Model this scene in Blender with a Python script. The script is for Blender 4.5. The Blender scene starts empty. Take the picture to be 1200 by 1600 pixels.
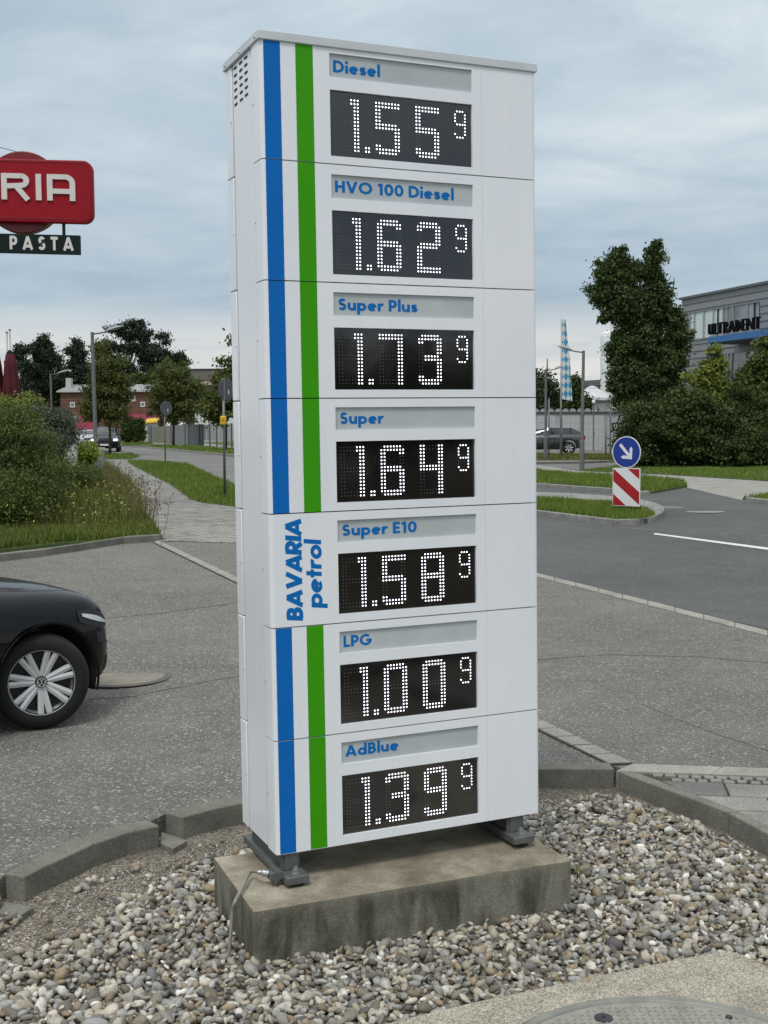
import bpy, bmesh, math, random
import numpy as np
from mathutils import Vector, Matrix
random.seed(7); rng = np.random.default_rng(7)
scene = bpy.context.scene
COL = scene.collection
R = math.radians
# ------------------------------------------------------------------ camera, sky, sun, exposure
F, CZ = 1880.0, 2.0                      # focal length in photo pixels (1200x1600), eye height in metres
TH, RO = R(3.91), 0.006
A1 = Matrix(((1, 0, 0), (0, -math.sin(TH), math.cos(TH)), (0, -math.cos(TH), -math.sin(TH))))
A2 = Matrix(((math.cos(RO), -math.sin(RO), 0), (math.sin(RO), math.cos(RO), 0), (0, 0, 1)))
CM = A1 @ A2                             # camera axes (right, down, forward) -> world
cam = bpy.data.cameras.new('camera'); cam.lens = F / 1600 * 36; cam.sensor_width = 36
cam.clip_start = 0.05; cam.clip_end = 3000
co = bpy.data.objects.new('camera', cam); COL.objects.link(co)
co.matrix_world = Matrix.Translation((0, 0, CZ)) @ (CM @ Matrix.Diagonal((1, -1, -1))).to_4x4()
scene.camera = co
SUN_EL, SUN_AZ = R(58), R(200)           # azimuth clockwise from +Y: the sun stands behind the camera
w = bpy.data.worlds.new('World'); scene.world = w; w.use_nodes = True
nt = w.node_tree; N = nt.nodes; LK = nt.links
bg = N['Background']
sky = N.new('ShaderNodeTexSky'); sky.sky_type = 'NISHITA'; sky.sun_disc = False
sky.sun_elevation = SUN_EL; sky.sun_rotation = SUN_AZ; sky.air_density = 1.2; sky.dust_density = 2.5
tc = N.new('ShaderNodeTexCoord'); sep = N.new('ShaderNodeSeparateXYZ'); LK.new(tc.outputs['Generated'], sep.inputs[0])
def wmath(op, a, b=None, clamp=False):
    m = N.new('ShaderNodeMath'); m.operation = op; m.use_clamp = clamp
    for i, v in enumerate((a, b)):
        if v is None: continue
        if isinstance(v, (int, float)): m.inputs[i].default_value = v
        else: LK.new(v, m.inputs[i])
    return m.outputs[0]
zc = wmath('MAXIMUM', sep.outputs[2], 0.0)
den = wmath('ADD', zc, 0.22)
cx_, cy_ = wmath('DIVIDE', sep.outputs[0], den), wmath('DIVIDE', sep.outputs[1], den)
cmb = N.new('ShaderNodeCombineXYZ'); LK.new(cx_, cmb.inputs[0]); LK.new(cy_, cmb.inputs[1])
def wnoise(scale, detail, rough, dist, off):
    mp = N.new('ShaderNodeMapping'); mp.inputs['Location'].default_value = off; mp.inputs['Scale'].default_value = (1.0, 1.35, 1)
    LK.new(cmb.outputs[0], mp.inputs[0])
    n = N.new('ShaderNodeTexNoise'); n.inputs['Scale'].default_value = scale; n.inputs['Detail'].default_value = detail
    n.inputs['Roughness'].default_value = rough; n.inputs['Distortion'].default_value = dist
    LK.new(mp.outputs[0], n.inputs['Vector']); return n.outputs['Fac']
def wramp(inp, stops):
    r = N.new('ShaderNodeValToRGB'); LK.new(inp, r.inputs[0]); e = r.color_ramp.elements
    while len(e) < len(stops): e.new(0.5)
    for q, (p, c) in zip(e, stops): q.position = p; q.color = (*c, 1)
    return r.outputs[0]
def wmix(f, a, b):
    m = N.new('ShaderNodeMix'); m.data_type = 'RGBA'
    if isinstance(f, float): m.inputs[0].default_value = f
    else: LK.new(f, m.inputs[0])
    LK.new(a, m.inputs[6]); LK.new(b, m.inputs[7]); return m.outputs[2]
n1 = wnoise(0.95, 6, 0.52, 0.5, (3.1, 1.7, 0)); n2 = wnoise(2.6, 7, 0.55, 0.6, (0.4, 5.2, 0))
n3 = wnoise(7.5, 6, 0.6, 0.4, (1.4, 2.2, 0))
mixn = wmath('ADD', wmath('ADD', wmath('MULTIPLY', n1, 0.55), wmath('MULTIPLY', n2, 0.33)), wmath('MULTIPLY', n3, 0.12))
# stratus: slate-blue undersides and paler breaks; a pale band low down, brighter cloud overhead
low = wramp(mixn, [(0.37, (2.9, 3.8, 4.75)), (0.47, (3.55, 4.5, 5.4)), (0.55, (4.2, 5.1, 5.85)), (0.66, (5.3, 6.1, 6.5))])
high = wramp(mixn, [(0.37, (3.9, 4.8, 5.6)), (0.47, (5.1, 6.0, 6.6)), (0.55, (6.2, 7.0, 7.3)), (0.66, (8.2, 8.6, 8.6))])
elev = wramp(zc, [(0.15, (0, 0, 0)), (0.33, (1, 1, 1))])
clouds = wmix(elev, low, high)
zen = wmath('MULTIPLY', wmath('SUBTRACT', zc, 0.33), 1.5, True)
clouds2 = wmix(zen, clouds, wramp(mixn, [(0.3, (9.6, 10.2, 10.8)), (0.7, (12.4, 12.9, 13.2))]))
hb = wramp(wmath('ADD', zc, wmath('MULTIPLY', wmath('SUBTRACT', n2, 0.5), 0.055)), [(0.0, (1, 1, 1)), (0.075, (.85, .85, .85)), (0.105, (0, 0, 0))])
clouds3 = wmix(hb, clouds2, wramp(n2, [(0.35, (5.4, 5.75, 5.9)), (0.65, (7.1, 6.95, 6.7))]))
fin = wmix(0.93, sky.outputs[0], clouds3)
LK.new(fin, bg.inputs[0]); bg.inputs[1].default_value = 0.093
sl = bpy.data.lights.new('sun', 'SUN'); sl.energy = 1.3; sl.angle = R(14); sl.color = (1, 0.96, 0.9)
so = bpy.data.objects.new('sun', sl); COL.objects.link(so)
sdir = Vector((math.sin(SUN_AZ) * math.cos(SUN_EL), math.cos(SUN_AZ) * math.cos(SUN_EL), math.sin(SUN_EL)))
so.rotation_euler = sdir.to_track_quat('Z', 'Y').to_euler(); so.location = (0, -10, 30)
vs = scene.view_settings; vs.view_transform = 'Standard'; vs.look = 'None'; vs.exposure = 0.32; vs.gamma = 1; vs.use_curve_mapping = False

# ------------------------------------------------------------------ helpers
GY = [-60, 7, 22, 80, 2000]; GZ = [0, 0, .5, .7, .7]       # the street lies a little higher than the forecourt
def gh(y): return float(np.interp(y, GY, GZ))
def ray(px, py): return CM @ Vector(((px - 600) / F, (py - 800) / F, 1.0))
def at(px, py, dz=0.0):
    """ground point seen at a photo pixel, on the ground raised by dz"""
    d = ray(px, py)
    for i in range(4):
        s = (GZ[i + 1] - GZ[i]) / (GY[i + 1] - GY[i])
        k = (GZ[i] - s * GY[i] + dz - CZ) / (d.z - s * d.y)
        if k > 0 and GY[i] - 1e-6 <= k * d.y <= GY[i + 1] + 1e-6: return Vector((d.x * k, d.y * k, CZ + d.z * k))
    raise ValueError('no ground at %s %s' % (px, py))
def PY(px, py, Y):
    d = ray(px, py); k = Y / d.y; return Vector((d.x * k, Y, CZ + d.z * k))
def tag(o, label=None, cat=None, group=None, kind=None):
    for k, v in (('label', label), ('category', cat), ('group', group), ('kind', kind)):
        if v: o[k] = v
    return o
def thing(name, label, cat, loc, rz=0.0, group=None, mat3=None):
    o = bpy.data.objects.new(name, None); COL.objects.link(o); o.empty_display_size = 0.1
    o.location = loc
    if mat3 is not None: o.matrix_world = Matrix.Translation(loc) @ mat3.to_4x4()
    else: o.rotation_euler = (0, 0, rz)
    return tag(o, label, cat, group)
def link_obj(name, me, parent=None, loc=(0, 0, 0)):
    o = bpy.data.objects.new(name, me); COL.objects.link(o); o.parent = parent; o.location = loc; return o
def copy_tree(o, parent=None):
    c = o.copy(); COL.objects.link(c); c.parent = parent
    for ch in [x for x in ALLOBJ() if x.parent == o]: copy_tree(ch, c)
    return c
def ALLOBJ(): return list(bpy.data.objects)

class MB:
    """collects faces and links them as one mesh object"""
    def __init__(s): s.v = []; s.f = []; s.m = []; s.mats = []
    def mi(s, m):
        if m is None: return 0
        if m not in s.mats: s.mats.append(m)
        return s.mats.index(m)
    def add(s, vs, fs, m=None):
        b = len(s.v); s.v += [tuple(x) for x in vs]; i = s.mi(m)
        for f in fs: s.f.append(tuple(b + k for k in f)); s.m.append(i)
    def box(s, x0, x1, y0, y1, z0, z1, m=None, T=None):
        vs = [(x, y, z) for z in (z0, z1) for y in (y0, y1) for x in (x0, x1)]
        if T is not None: vs = [T @ Vector(q) for q in vs]
        s.add(vs, [(0, 2, 3, 1), (4, 5, 7, 6), (0, 1, 5, 4), (2, 6, 7, 3), (0, 4, 6, 2), (1, 3, 7, 5)], m)
    def quad(s, a, b, c, d, m=None): s.add([a, b, c, d], [(0, 1, 2, 3)], m)
    def prism(s, top, zb, m=None):
        """top: list of 3d points (ccw); extruded straight down to zb (a number, or a drop if callable)"""
        n = len(top); t = [Vector(p) for p in top]
        b = [Vector((p.x, p.y, zb(p) if callable(zb) else zb)) for p in t]
        s.add(t + b, [tuple(range(n)), tuple(range(2 * n - 1, n - 1, -1))] + [(i, n + i, n + (i + 1) % n, (i + 1) % n) for i in range(n)], m)
    def tube(s, pts, r, n=8, m=None, caps=True):
        pts = [Vector(p) for p in pts]; rs = r if isinstance(r, (list, tuple)) else [r] * len(pts)
        vs = []; ref = None
        for i, p in enumerate(pts):
            d = (pts[min(i + 1, len(pts) - 1)] - pts[max(i - 1, 0)]).normalized()
            if ref is None: ref = Vector((0, 0, 1)) if abs(d.z) < .9 else Vector((1, 0, 0))
            a = d.cross(ref).normalized(); b = d.cross(a).normalized(); ref = -b if False else a.cross(d)
            for k in range(n):
                t = 2 * math.pi * k / n; vs.append(p + (a * math.cos(t) + b * math.sin(t)) * rs[i])
        fs = [(i * n + k, i * n + (k + 1) % n, (i + 1) * n + (k + 1) % n, (i + 1) * n + k) for i in range(len(pts) - 1) for k in range(n)]
        if caps: fs += [tuple(range(n - 1, -1, -1)), tuple((len(pts) - 1) * n + k for k in range(n))]
        s.add(vs, fs, m)
    def cyl(s, c, r, h, n=16, m=None, r2=None): s.tube([c, Vector(c) + Vector((0, 0, h))], [r, r if r2 is None else r2], n, m)
    def lathe(s, prof, n=24, m=None, axis='z', c=(0, 0, 0), closed=False):
        vs = []
        for (r, h) in prof:
            for k in range(n):
                t = 2 * math.pi * k / n
                p = (r * math.cos(t), r * math.sin(t), h) if axis == 'z' else (r * math.cos(t), h, r * math.sin(t))
                vs.append((p[0] + c[0], p[1] + c[1], p[2] + c[2]))
        L = len(prof); rngL = range(L if closed else L - 1)
        s.add(vs, [(i * n + k, i * n + (k + 1) % n, ((i + 1) % L) * n + (k + 1) % n, ((i + 1) % L) * n + k) for i in rngL for k in range(n)], m)
    def mesh(s, name, mat=None, smooth=False):
        me = bpy.data.meshes.new(name); me.from_pydata(s.v, [], s.f)
        mats = s.mats if s.mats else [mat]
        for q in mats: me.materials.append(q if q else mat)
        if s.mats: me.polygons.foreach_set('material_index', s.m)
        bm = bmesh.new(); bm.from_mesh(me); bmesh.ops.recalc_face_normals(bm, faces=bm.faces); bm.to_mesh(me); bm.free()
        if smooth:
            me.polygons.foreach_set('use_smooth', [True] * len(me.polygons))
            if smooth is not True: me.set_sharp_from_angle(angle=R(smooth))
        me.update(); return me
    def build(s, name, mat=None, parent=None, base=None, smooth=False, bevel=0, seg=2):
        if base is not None: s.v = [(x - base[0], y - base[1], z - base[2]) for x, y, z in s.v]
        o = link_obj(name, s.mesh(name, mat, smooth), parent)
        if bevel:
            b = o.modifiers.new('bevel', 'BEVEL'); b.width = bevel; b.segments = seg; b.limit_method = 'ANGLE'; b.angle_limit = R(40)
            if not smooth: 
                o.data.polygons.foreach_set('use_smooth', [True] * len(o.data.polygons)); o.data.set_sharp_from_angle(angle=R(50))
        return o
def big_mesh(name, verts, faces_flat, nper, mat, parent=None, smooth=False, loc=(0, 0, 0)):
    me = bpy.data.meshes.new(name); nf = len(faces_flat) // nper
    me.vertices.add(len(verts)); me.vertices.foreach_set('co', verts.astype(np.float32).ravel())
    me.loops.add(len(faces_flat)); me.loops.foreach_set('vertex_index', faces_flat.astype(np.int32))
    me.polygons.add(nf); me.polygons.foreach_set('loop_start', np.arange(nf, dtype=np.int32) * nper)
    me.polygons.foreach_set('loop_total', np.full(nf, nper, dtype=np.int32))
    if smooth: me.polygons.foreach_set('use_smooth', np.ones(nf, dtype=bool))
    me.update(calc_edges=True); me.validate(); me.materials.append(mat)
    return link_obj(name, me, parent, loc)

# ------------------------------------------------------------------ materials
class NT:
    def __init__(s, name):
        s.m = bpy.data.materials.new(name); s.m.use_nodes = True; s.t = s.m.node_tree; s.b = s.t.nodes['Principled BSDF']
        s.co = s.t.nodes.new('ShaderNodeTexCoord').outputs['Object']
    def n(s, k, **kw):
        x = s.t.nodes.new(k)
        for a, v in kw.items(): setattr(x, a, v)
        return x
    def l(s, a, b): s.t.links.new(a, b)
    def scaled(s, sc):
        mp = s.n('ShaderNodeMapping'); mp.inputs['Scale'].default_value = sc; s.l(s.co, mp.inputs[0]); return mp.outputs[0]
    def noise(s, scale, detail=5, rough=.6, vec=None, dist=0):
        x = s.n('ShaderNodeTexNoise'); x.inputs['Scale'].default_value = scale; x.inputs['Detail'].default_value = detail
        x.inputs['Roughness'].default_value = rough; x.inputs['Distortion'].default_value = dist; s.l(vec or s.co, x.inputs['Vector']); return x.outputs['Fac']
    def voro(s, scale, feat='F1', out='Distance', vec=None):
        x = s.n('ShaderNodeTexVoronoi', feature=feat); x.inputs['Scale'].default_value = scale; s.l(vec or s.co, x.inputs['Vector']); return x.outputs[out]
    def ramp(s, inp, stops, const=False):
        r = s.n('ShaderNodeValToRGB'); e = r.color_ramp.elements; s.l(inp, r.inputs[0])
        if const: r.color_ramp.interpolation = 'CONSTANT'
        while len(e) < len(stops): e.new(.5)
        for q, (p, c) in zip(e, stops): q.position = p; q.color = (*(c if isinstance(c, tuple) else (c, c, c)), 1)
        return r.outputs[0]
    def mix(s, f, a, b, mode='MIX'):
        x = s.n('ShaderNodeMix', data_type='RGBA', blend_type=mode)
        for i, v in ((0, f), (6, a), (7, b)):
            if isinstance(v, (int, float)): x.inputs[i].default_value = v
            elif isinstance(v, tuple): x.inputs[i].default_value = (*v, 1)
            else: s.l(v, x.inputs[i])
        return x.outputs[2]
    def col(s, c):
        if isinstance(c, tuple): s.b.inputs['Base Color'].default_value = (*c, 1)
        else: s.l(c, s.b.inputs['Base Color'])
    def bump(s, h, strength=.3, dist=.01):
        x = s.n('ShaderNodeBump'); x.inputs['Strength'].default_value = strength; x.inputs['Distance'].default_value = dist
        s.l(h, x.inputs['Height']); s.l(x.outputs[0], s.b.inputs['Normal'])
    def set(s, **k):
        for a, v in k.items(): s.b.inputs[a.replace('_', ' ')].default_value = v
def simple(name, c, rough=.5, var=.12, scale=6, metal=0, spec=.5, bump=0, bscale=60, coat=0):
    x = NT(name); n = x.noise(scale)
    x.col(x.ramp(n, [(.3, tuple(v * (1 - var) for v in c)), (.7, tuple(min(1, v * (1 + var)) for v in c))]))
    x.set(Roughness=rough, Metallic=metal, Specular_IOR_Level=spec, Coat_Weight=coat, Coat_Roughness=.05)
    if bump: x.bump(x.noise(bscale), bump, .004)
    return x.m
def island(x):
    return x.n('ShaderNodeNewGeometry').outputs['Random Per Island']
def leafmat(name, dark, mid, light, trans=.25, rough=.55):
    x = NT(name); r = island(x)
    c = x.ramp(r, [(0, dark), (.5, mid), (1, light)])
    big = x.noise(1.3, 3)
    c = x.mix(x.ramp(big, [(.35, .0), (.65, .55)]), c, tuple(v * 1.25 for v in light))
    x.col(c); x.set(Roughness=rough, Specular_IOR_Level=.25)
    tr = x.n('ShaderNodeBsdfTranslucent'); x.l(c, tr.inputs[0]); ms = x.n('ShaderNodeMixShader'); ms.inputs[0].default_value = trans
    x.l(x.b.outputs[0], ms.inputs[1]); x.l(tr.outputs[0], ms.inputs[2]); x.l(ms.outputs[0], x.t.nodes['Material Output'].inputs[0])
    return x.m

M = {}
x = NT('white_enamel'); g = x.noise(2.2, 4, .6, x.scaled((1, 1, .5))); sp = x.noise(60, 3)
c = x.ramp(g, [(.3, (.765, .785, .82)), (.7, (.82, .838, .868))])
stk = x.noise(9, 4, .6, x.scaled((4, 4, .12))); c = x.mix(x.ramp(stk, [(.55, 0.), (.8, .20)]), c, (.60, .60, .585))
x.col(x.mix(x.ramp(sp, [(.62, 0.), (.75, .22)]), c, (.55, .54, .52))); x.set(Roughness=.2, Specular_IOR_Level=.5); x.bump(x.noise(1.6, 2), .06, .02); M['white'] = x.m
M['cap'] = simple('weathered_cap_metal', (.56, .59, .61), .35, .06, 8)
M['inner'] = simple('shadow_gap', (.05, .05, .055), .7)
M['blue'] = simple('blue_vinyl', (.004, .135, .47), .5, .04, 3, 0, .12)
M['green'] = simple('green_vinyl', (.045, .31, .004), .5, .04, 3, 0, .12)
M['ink'] = simple('blue_lettering', (.004, .145, .46), .5, .03, 6, 0, .12)
x = NT('label_acrylic'); c = x.ramp(x.noise(3, 3), [(.3, (.40, .435, .45)), (.7, (.50, .53, .54))]); x.col(c); x.set(Roughness=.3, Specular_IOR_Level=.4); M['acrylic'] = x.m
x = NT('screen_glass'); c = x.ramp(x.noise(5, 4), [(.3, (.004, .004, .004)), (.75, (.011, .010, .009))]); x.col(c); x.set(Roughness=.08, Specular_IOR_Level=1.0); x.bump(x.noise(6, 2), .03, .02); M['screen'] = x.m
x = NT('led_lit'); x.col((.9, .9, 1.)); x.b.inputs['Emission Color'].default_value = (.90, .89, 1, 1); x.set(Emission_Strength=2.3); M['led'] = x.m
M['led_off'] = simple('led_unlit', (.16, .16, .15), .3)
M['galv'] = simple('galvanised_steel', (.125, .13, .13), .5, .2, 20, .3, .5, .25, 90)
M['bolt'] = simple('bolt_steel', (.33, .34, .35), .4, .2, 40, .6)
M['rubber'] = simple('black_rubber', (.012, .012, .012), .75, .2, 30)
M['cable'] = simple('grey_cable', (.24, .23, .19), .5, .1, 10)
x = NT('block_concrete')
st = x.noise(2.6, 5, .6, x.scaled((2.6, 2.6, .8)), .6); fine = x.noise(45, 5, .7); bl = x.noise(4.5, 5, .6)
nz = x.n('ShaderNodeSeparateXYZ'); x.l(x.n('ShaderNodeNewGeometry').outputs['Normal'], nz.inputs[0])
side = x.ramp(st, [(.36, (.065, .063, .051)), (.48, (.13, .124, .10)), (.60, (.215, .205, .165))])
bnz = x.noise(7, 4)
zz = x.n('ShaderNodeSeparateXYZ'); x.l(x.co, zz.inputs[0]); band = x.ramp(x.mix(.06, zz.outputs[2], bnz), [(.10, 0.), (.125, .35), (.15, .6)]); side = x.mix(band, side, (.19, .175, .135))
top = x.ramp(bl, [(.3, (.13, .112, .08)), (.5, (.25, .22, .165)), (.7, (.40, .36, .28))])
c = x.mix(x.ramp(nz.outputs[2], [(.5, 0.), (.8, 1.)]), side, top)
gr = x.mix(1., x.ramp(x.noise(120, 4, .75), [(.3, .7), (.7, 1.28)]), x.ramp(x.voro(75, out='Distance'), [(.08, .62), (.22, 1.)]), 'MULTIPLY')
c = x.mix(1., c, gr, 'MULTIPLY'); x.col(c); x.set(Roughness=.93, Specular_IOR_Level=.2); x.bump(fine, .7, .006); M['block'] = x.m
def concrete(name, lo, hi, scale=3, grain=.25, bump=.5):
    x = NT(name); c = x.ramp(x.noise(scale, 6, .65), [(.3, lo), (.7, hi)])
    sp = x.ramp(x.voro(190, out='Color'), [(.2, 1 - grain), (.55, 1.), (.9, 1 + grain)])
    x.col(x.mix(1., c, sp, 'MULTIPLY')); x.set(Roughness=.92, Specular_IOR_Level=.2); x.bump(x.noise(70, 4), bump, .005); return x.m
M['kerb'] = concrete('kerb_concrete', (0.117, 0.114, 0.097), (0.227, 0.220, 0.186))
M['kerb_light'] = concrete('pale_kerb_concrete', (0.217, 0.212, 0.186), (0.352, 0.342, 0.300))
M['kerb_far'] = concrete('street_kerb_concrete', (0.173, 0.173, 0.161), (0.311, 0.311, 0.282))
M['sett'] = concrete('light_sett_stone', (0.248, 0.238, 0.211), (0.356, 0.340, 0.302), 5)
M['slab'] = concrete('grey_paving_slab', (0.162, 0.159, 0.142), (0.297, 0.290, 0.257), 2.2)
M['slab_b'] = concrete('dark_paving_slab', (0.115, 0.115, 0.108), (0.203, 0.200, 0.182), 2.2)
M['paver'] = concrete('walkway_paver', (.22, .215, .19), (.34, .33, .295), 3)
M['paver_b'] = concrete('walkway_paver_dark', (.17, .165, .15), (.26, .25, .225), 3)
M['sandbed'] = concrete('joint_sand', (.045, .042, .032), (.085, .08, .06), 8)
M['surround'] = concrete('washed_concrete', (0.253, 0.230, 0.184), (0.437, 0.402, 0.322), 6, .45, .9)
def asphalt(name, base, light, dark, sc=190, contrast=.45, tint=1.0):
    x = NT(name)
    big = x.noise(.35, 5, .6); mid = x.noise(2.4, 4, .6)
    c = x.mix(x.ramp(big, [(.32, 0.), (.68, 1.)]), tuple(v * .80 for v in base), tuple(v * 1.2 for v in base))
    tr_ = x.noise(1.0, 4, .5, x.scaled((.22, 1.6, 1)), .6); c = x.mix(x.ramp(tr_, [(.56, 0.), (.72, .42)]), c, tuple(v * .66 for v in base))   # old tyre tracks
    blot = x.ramp(x.voro(1.7), [(.06, .55), (.13, 0.)]); c = x.mix(blot, c, tuple(v * .5 for v in base))
    c = x.mix(x.ramp(mid, [(.35, .35), (.65, 0.)]), c, dark)
    vc = x.voro(sc, out='Color'); s3 = x.n('ShaderNodeSeparateColor'); x.l(vc, s3.inputs[0])
    c = x.mix(x.ramp(s3.outputs[0], [(.74, 0.), (.88, contrast)]), c, light)
    c = x.mix(x.ramp(s3.outputs[1], [(.70, 0.), (.86, contrast)]), c, dark)
    v2 = x.voro(sc * .42, out='Color'); s4 = x.n('ShaderNodeSeparateColor'); x.l(v2, s4.inputs[0])
    c = x.mix(x.ramp(s4.outputs[2], [(.9, 0.), (.97, contrast * .8)]), c, tuple(v * 1.25 for v in light))
    x.col(c); x.set(Roughness=.9, Specular_IOR_Level=.25); x.bump(x.voro(sc), .55, .006); return x.m
M['asph'] = asphalt('forecourt_asphalt', (.157, .150, .135), (.42, .395, .345), (.064, .061, .054), 165, .58)
M['path'] = asphalt('footway_asphalt', (.158, .148, .133), (.36, .335, .295), (.072, .068, .061), 150, .55)
M['road'] = asphalt('road_asphalt', (.100, .100, .097), (.22, .22, .21), (.060, .060, .058), 150, .38)
M['roadfar'] = asphalt('old_road_asphalt', (0.174, 0.170, 0.159), (0.302, 0.291, 0.268), (0.101, 0.101, 0.095), 110, .3)
M['seam'] = simple('tar_seam', (.13, .124, .112), .9, .35, 14)
M['paint'] = simple('road_paint', (.62, .62, .60), .6, .12, 9)
x = NT('grit_sand'); s3 = x.n('ShaderNodeSeparateColor'); x.l(x.voro(110, out='Color'), s3.inputs[0])
c = x.ramp(s3.outputs[0], [(0, (.06, .05, .038)), (.3, (.14, .115, .085)), (.6, (.24, .205, .155)), (.85, (.40, .37, .31)), (1, (.15, .13, .10))])
x.col(x.mix(x.ramp(x.noise(3), [(.4, 0.), (.6, .4)]), c, (.10, .085, .062))); x.set(Roughness=.95); x.bump(x.voro(110), .9, .01); M['grit'] = x.m
x = NT('pebbles'); r = island(x)
c = x.ramp(r, [(0, (0.216, 0.198, 0.158)), (.09, (0.432, 0.396, 0.320)), (.18, (0.270, 0.257, 0.226)), (.27, (0.562, 0.514, 0.420)), (.34, (0.151, 0.136, 0.110)), (.42, (0.367, 0.326, 0.252)), (.49, (0.335, 0.332, 0.315)),
               (.56, (.44, .425, .385)), (.62, (.21, .165, .11)), (.67, (.105, .10, .095)), (.72, (.36, .34, .30)), (.78, (.62, .60, .54)), (.83, (.17, .17, .165)), (.88, (.33, .255, .165)), (.92, (.27, .215, .15)), (.955, (.30, .30, .29)), (.985, (.78, .76, .70))], True)
c = x.mix(x.ramp(x.noise(55, 4), [(.42, 0.), (.7, .5)]), c, (.13, .11, .08), 'MIX')
c = x.mix(1., c, x.ramp(x.noise(260, 3), [(.3, .78), (.7, 1.2)]), 'MULTIPLY')
x.col(c); x.set(Roughness=.72, Specular_IOR_Level=.3); x.bump(x.noise(160, 3), .25, .002); M['pebble'] = x.m
M['tread'] = simple('tread_plate_steel', (.30, .285, .245), .5, .18, 14, .35, .5, .2, 60)
M['tread_edge'] = simple('cover_frame_steel', (.23, .225, .20), .5, .18, 14, .3)
M['darkplug'] = simple('dark_plastic_plug', (.022, .025, .028), .45)
M['cast'] = simple('cast_iron', (.10, .093, .08), .6, .2, 20)
M['mh_fill'] = concrete('manhole_concrete_fill', (0.192, 0.172, 0.140), (0.256, 0.232, 0.192), 6, .15, .3)
M['soil'] = concrete('dry_soil', (.045, .040, .026), (.085, .07, .045), 4)
x = NT('turf'); c = x.ramp(x.noise(9, 6, .7), [(.3, (.035, .055, .014)), (.7, (.085, .13, .028))]); x.col(c); x.set(Roughness=.95); x.bump(x.noise(60, 3), .8, .03); M['turf'] = x.m
def grassmat(name, a, b, c_, d=None):
    x = NT(name); cc = x.ramp(island(x), [(0, a), (.5, b), (.9, c_), (1, d or c_)])
    cc = x.mix(x.ramp(x.noise(.9, 3), [(.35, 0.), (.65, .5)]), cc, tuple(v * .62 for v in b)); x.col(cc); x.set(Roughness=.7, Specular_IOR_Level=.15); return x.m
M['grass'] = grassmat('verge_grass', (0.073, 0.117, 0.017), (0.124, 0.191, 0.028), (0.204, 0.273, 0.049), (0.349, 0.314, 0.123))
M['drygrass'] = grassmat('meadow_grass', (0.070, 0.093, 0.020), (0.125, 0.144, 0.035), (0.219, 0.194, 0.069), (0.344, 0.273, 0.125))
M['leaf_bush'] = leafmat('bush_leaves', (0.029, 0.047, 0.012), (0.059, 0.089, 0.022), (0.122, 0.152, 0.039))
M['leaf_grey'] = leafmat('grey_shrub_leaves', (0.039, 0.049, 0.031), (0.072, 0.085, 0.055), (0.117, 0.130, 0.091))
M['leaf_lime'] = leafmat('lime_hedge_leaves', (.09, .13, .015), (.17, .22, .025), (.26, .30, .05))
M['leaf_maple'] = leafmat('maple_leaves', (0.017, 0.032, 0.010), (0.035, 0.058, 0.017), (0.072, 0.105, 0.029), .15, .5)
M['leaf_hedge'] = leafmat('hedge_leaves', (0.016, 0.030, 0.008), (0.035, 0.057, 0.014), (0.072, 0.099, 0.023), .15)
M['leaf_yellow'] = leafmat('yellowgreen_leaves', (0.073, 0.101, 0.017), (0.122, 0.156, 0.028), (0.195, 0.226, 0.048))
M['leaf_street'] = leafmat('street_tree_leaves', (0.031, 0.048, 0.013), (0.065, 0.088, 0.024), (0.129, 0.139, 0.037))
M['leaf_pine'] = leafmat('pine_needles', (0.012, 0.020, 0.013), (0.023, 0.034, 0.020), (0.043, 0.056, 0.034), .08)
M['leaf_conifer'] = leafmat('spruce_needles', (.016, .026, .012), (.030, .045, .020), (.055, .075, .030), .08)
M['bark'] = simple('bark', (.055, .045, .036), .9, .3, 12, 0, .2, .5, 40)
M['flower'] = simple('yellow_petals', (.62, .55, .04), .6)
M['stalk'] = simple('dry_stalks', (.12, .085, .05), .8)
M['red'] = simple('sign_red', (.27, .004, .012), .45, .05, 6, 0, .2)
M['darkred'] = simple('sign_dark_red', (.17, .004, .010), .35, .05)
M['signwhite'] = simple('sign_letter_white', (.62, .60, .56), .4, .05)
M['boarddark'] = simple('sign_board_dark', (.008, .015, .015), .6, .1, 6, 0, .15)
M['umb'] = simple('umbrella_cloth', (0.080, 0.003, 0.008), .8, .25, 9)
M['polemetal'] = simple('pole_metal', (.16, .165, .165), .5, .1, 6, .4)
M['polelight'] = simple('light_pole_metal', (.36, .37, .37), .45, .1, 6, .2)
M['lamphead'] = simple('lamp_head_plastic', (.26, .27, .27), .4)
M['boxgrey'] = simple('cabinet_grey', (.42, .42, .38), .6)
M['bin'] = simple('bin_zinc', (.24, .25, .245), .45, .12, 5, .35)
M['signback'] = simple('sign_back_grey', (.075, .08, .085), .6)
M['yellow'] = simple('yellow_plastic', (.62, .40, .012), .5)
M['tblue'] = simple('traffic_blue', (.008, .035, .27), .35, .03)
M['twhite'] = simple('traffic_white', (.72, .72, .72), .4, .03)
M['tred'] = simple('traffic_red', (.36, .008, .010), .4, .05)
M['carblack'] = simple('black_car_paint', (.0025, .0025, .0035), .3, .05, 3, 0, .05, 0, 60, .55)
M['cardark'] = simple('dark_green_grey_car_paint', (.022, .026, .028), .2, .05, 3, 0, .5, 0, 60, 1.0)
M['carsilver'] = simple('silver_car_paint', (.42, .43, .44), .25, .05, 3, .5, .5, 0, 60, .8)
M['carplastic'] = simple('black_car_plastic', (.012, .012, .012), .6)
M['glass'] = simple('car_glass', (.015, .02, .022), .05, .05, 3, 0, .8)
M['lens'] = simple('headlight_lens', (.55, .57, .60), .08, .1, 20, 0, .8)
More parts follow.
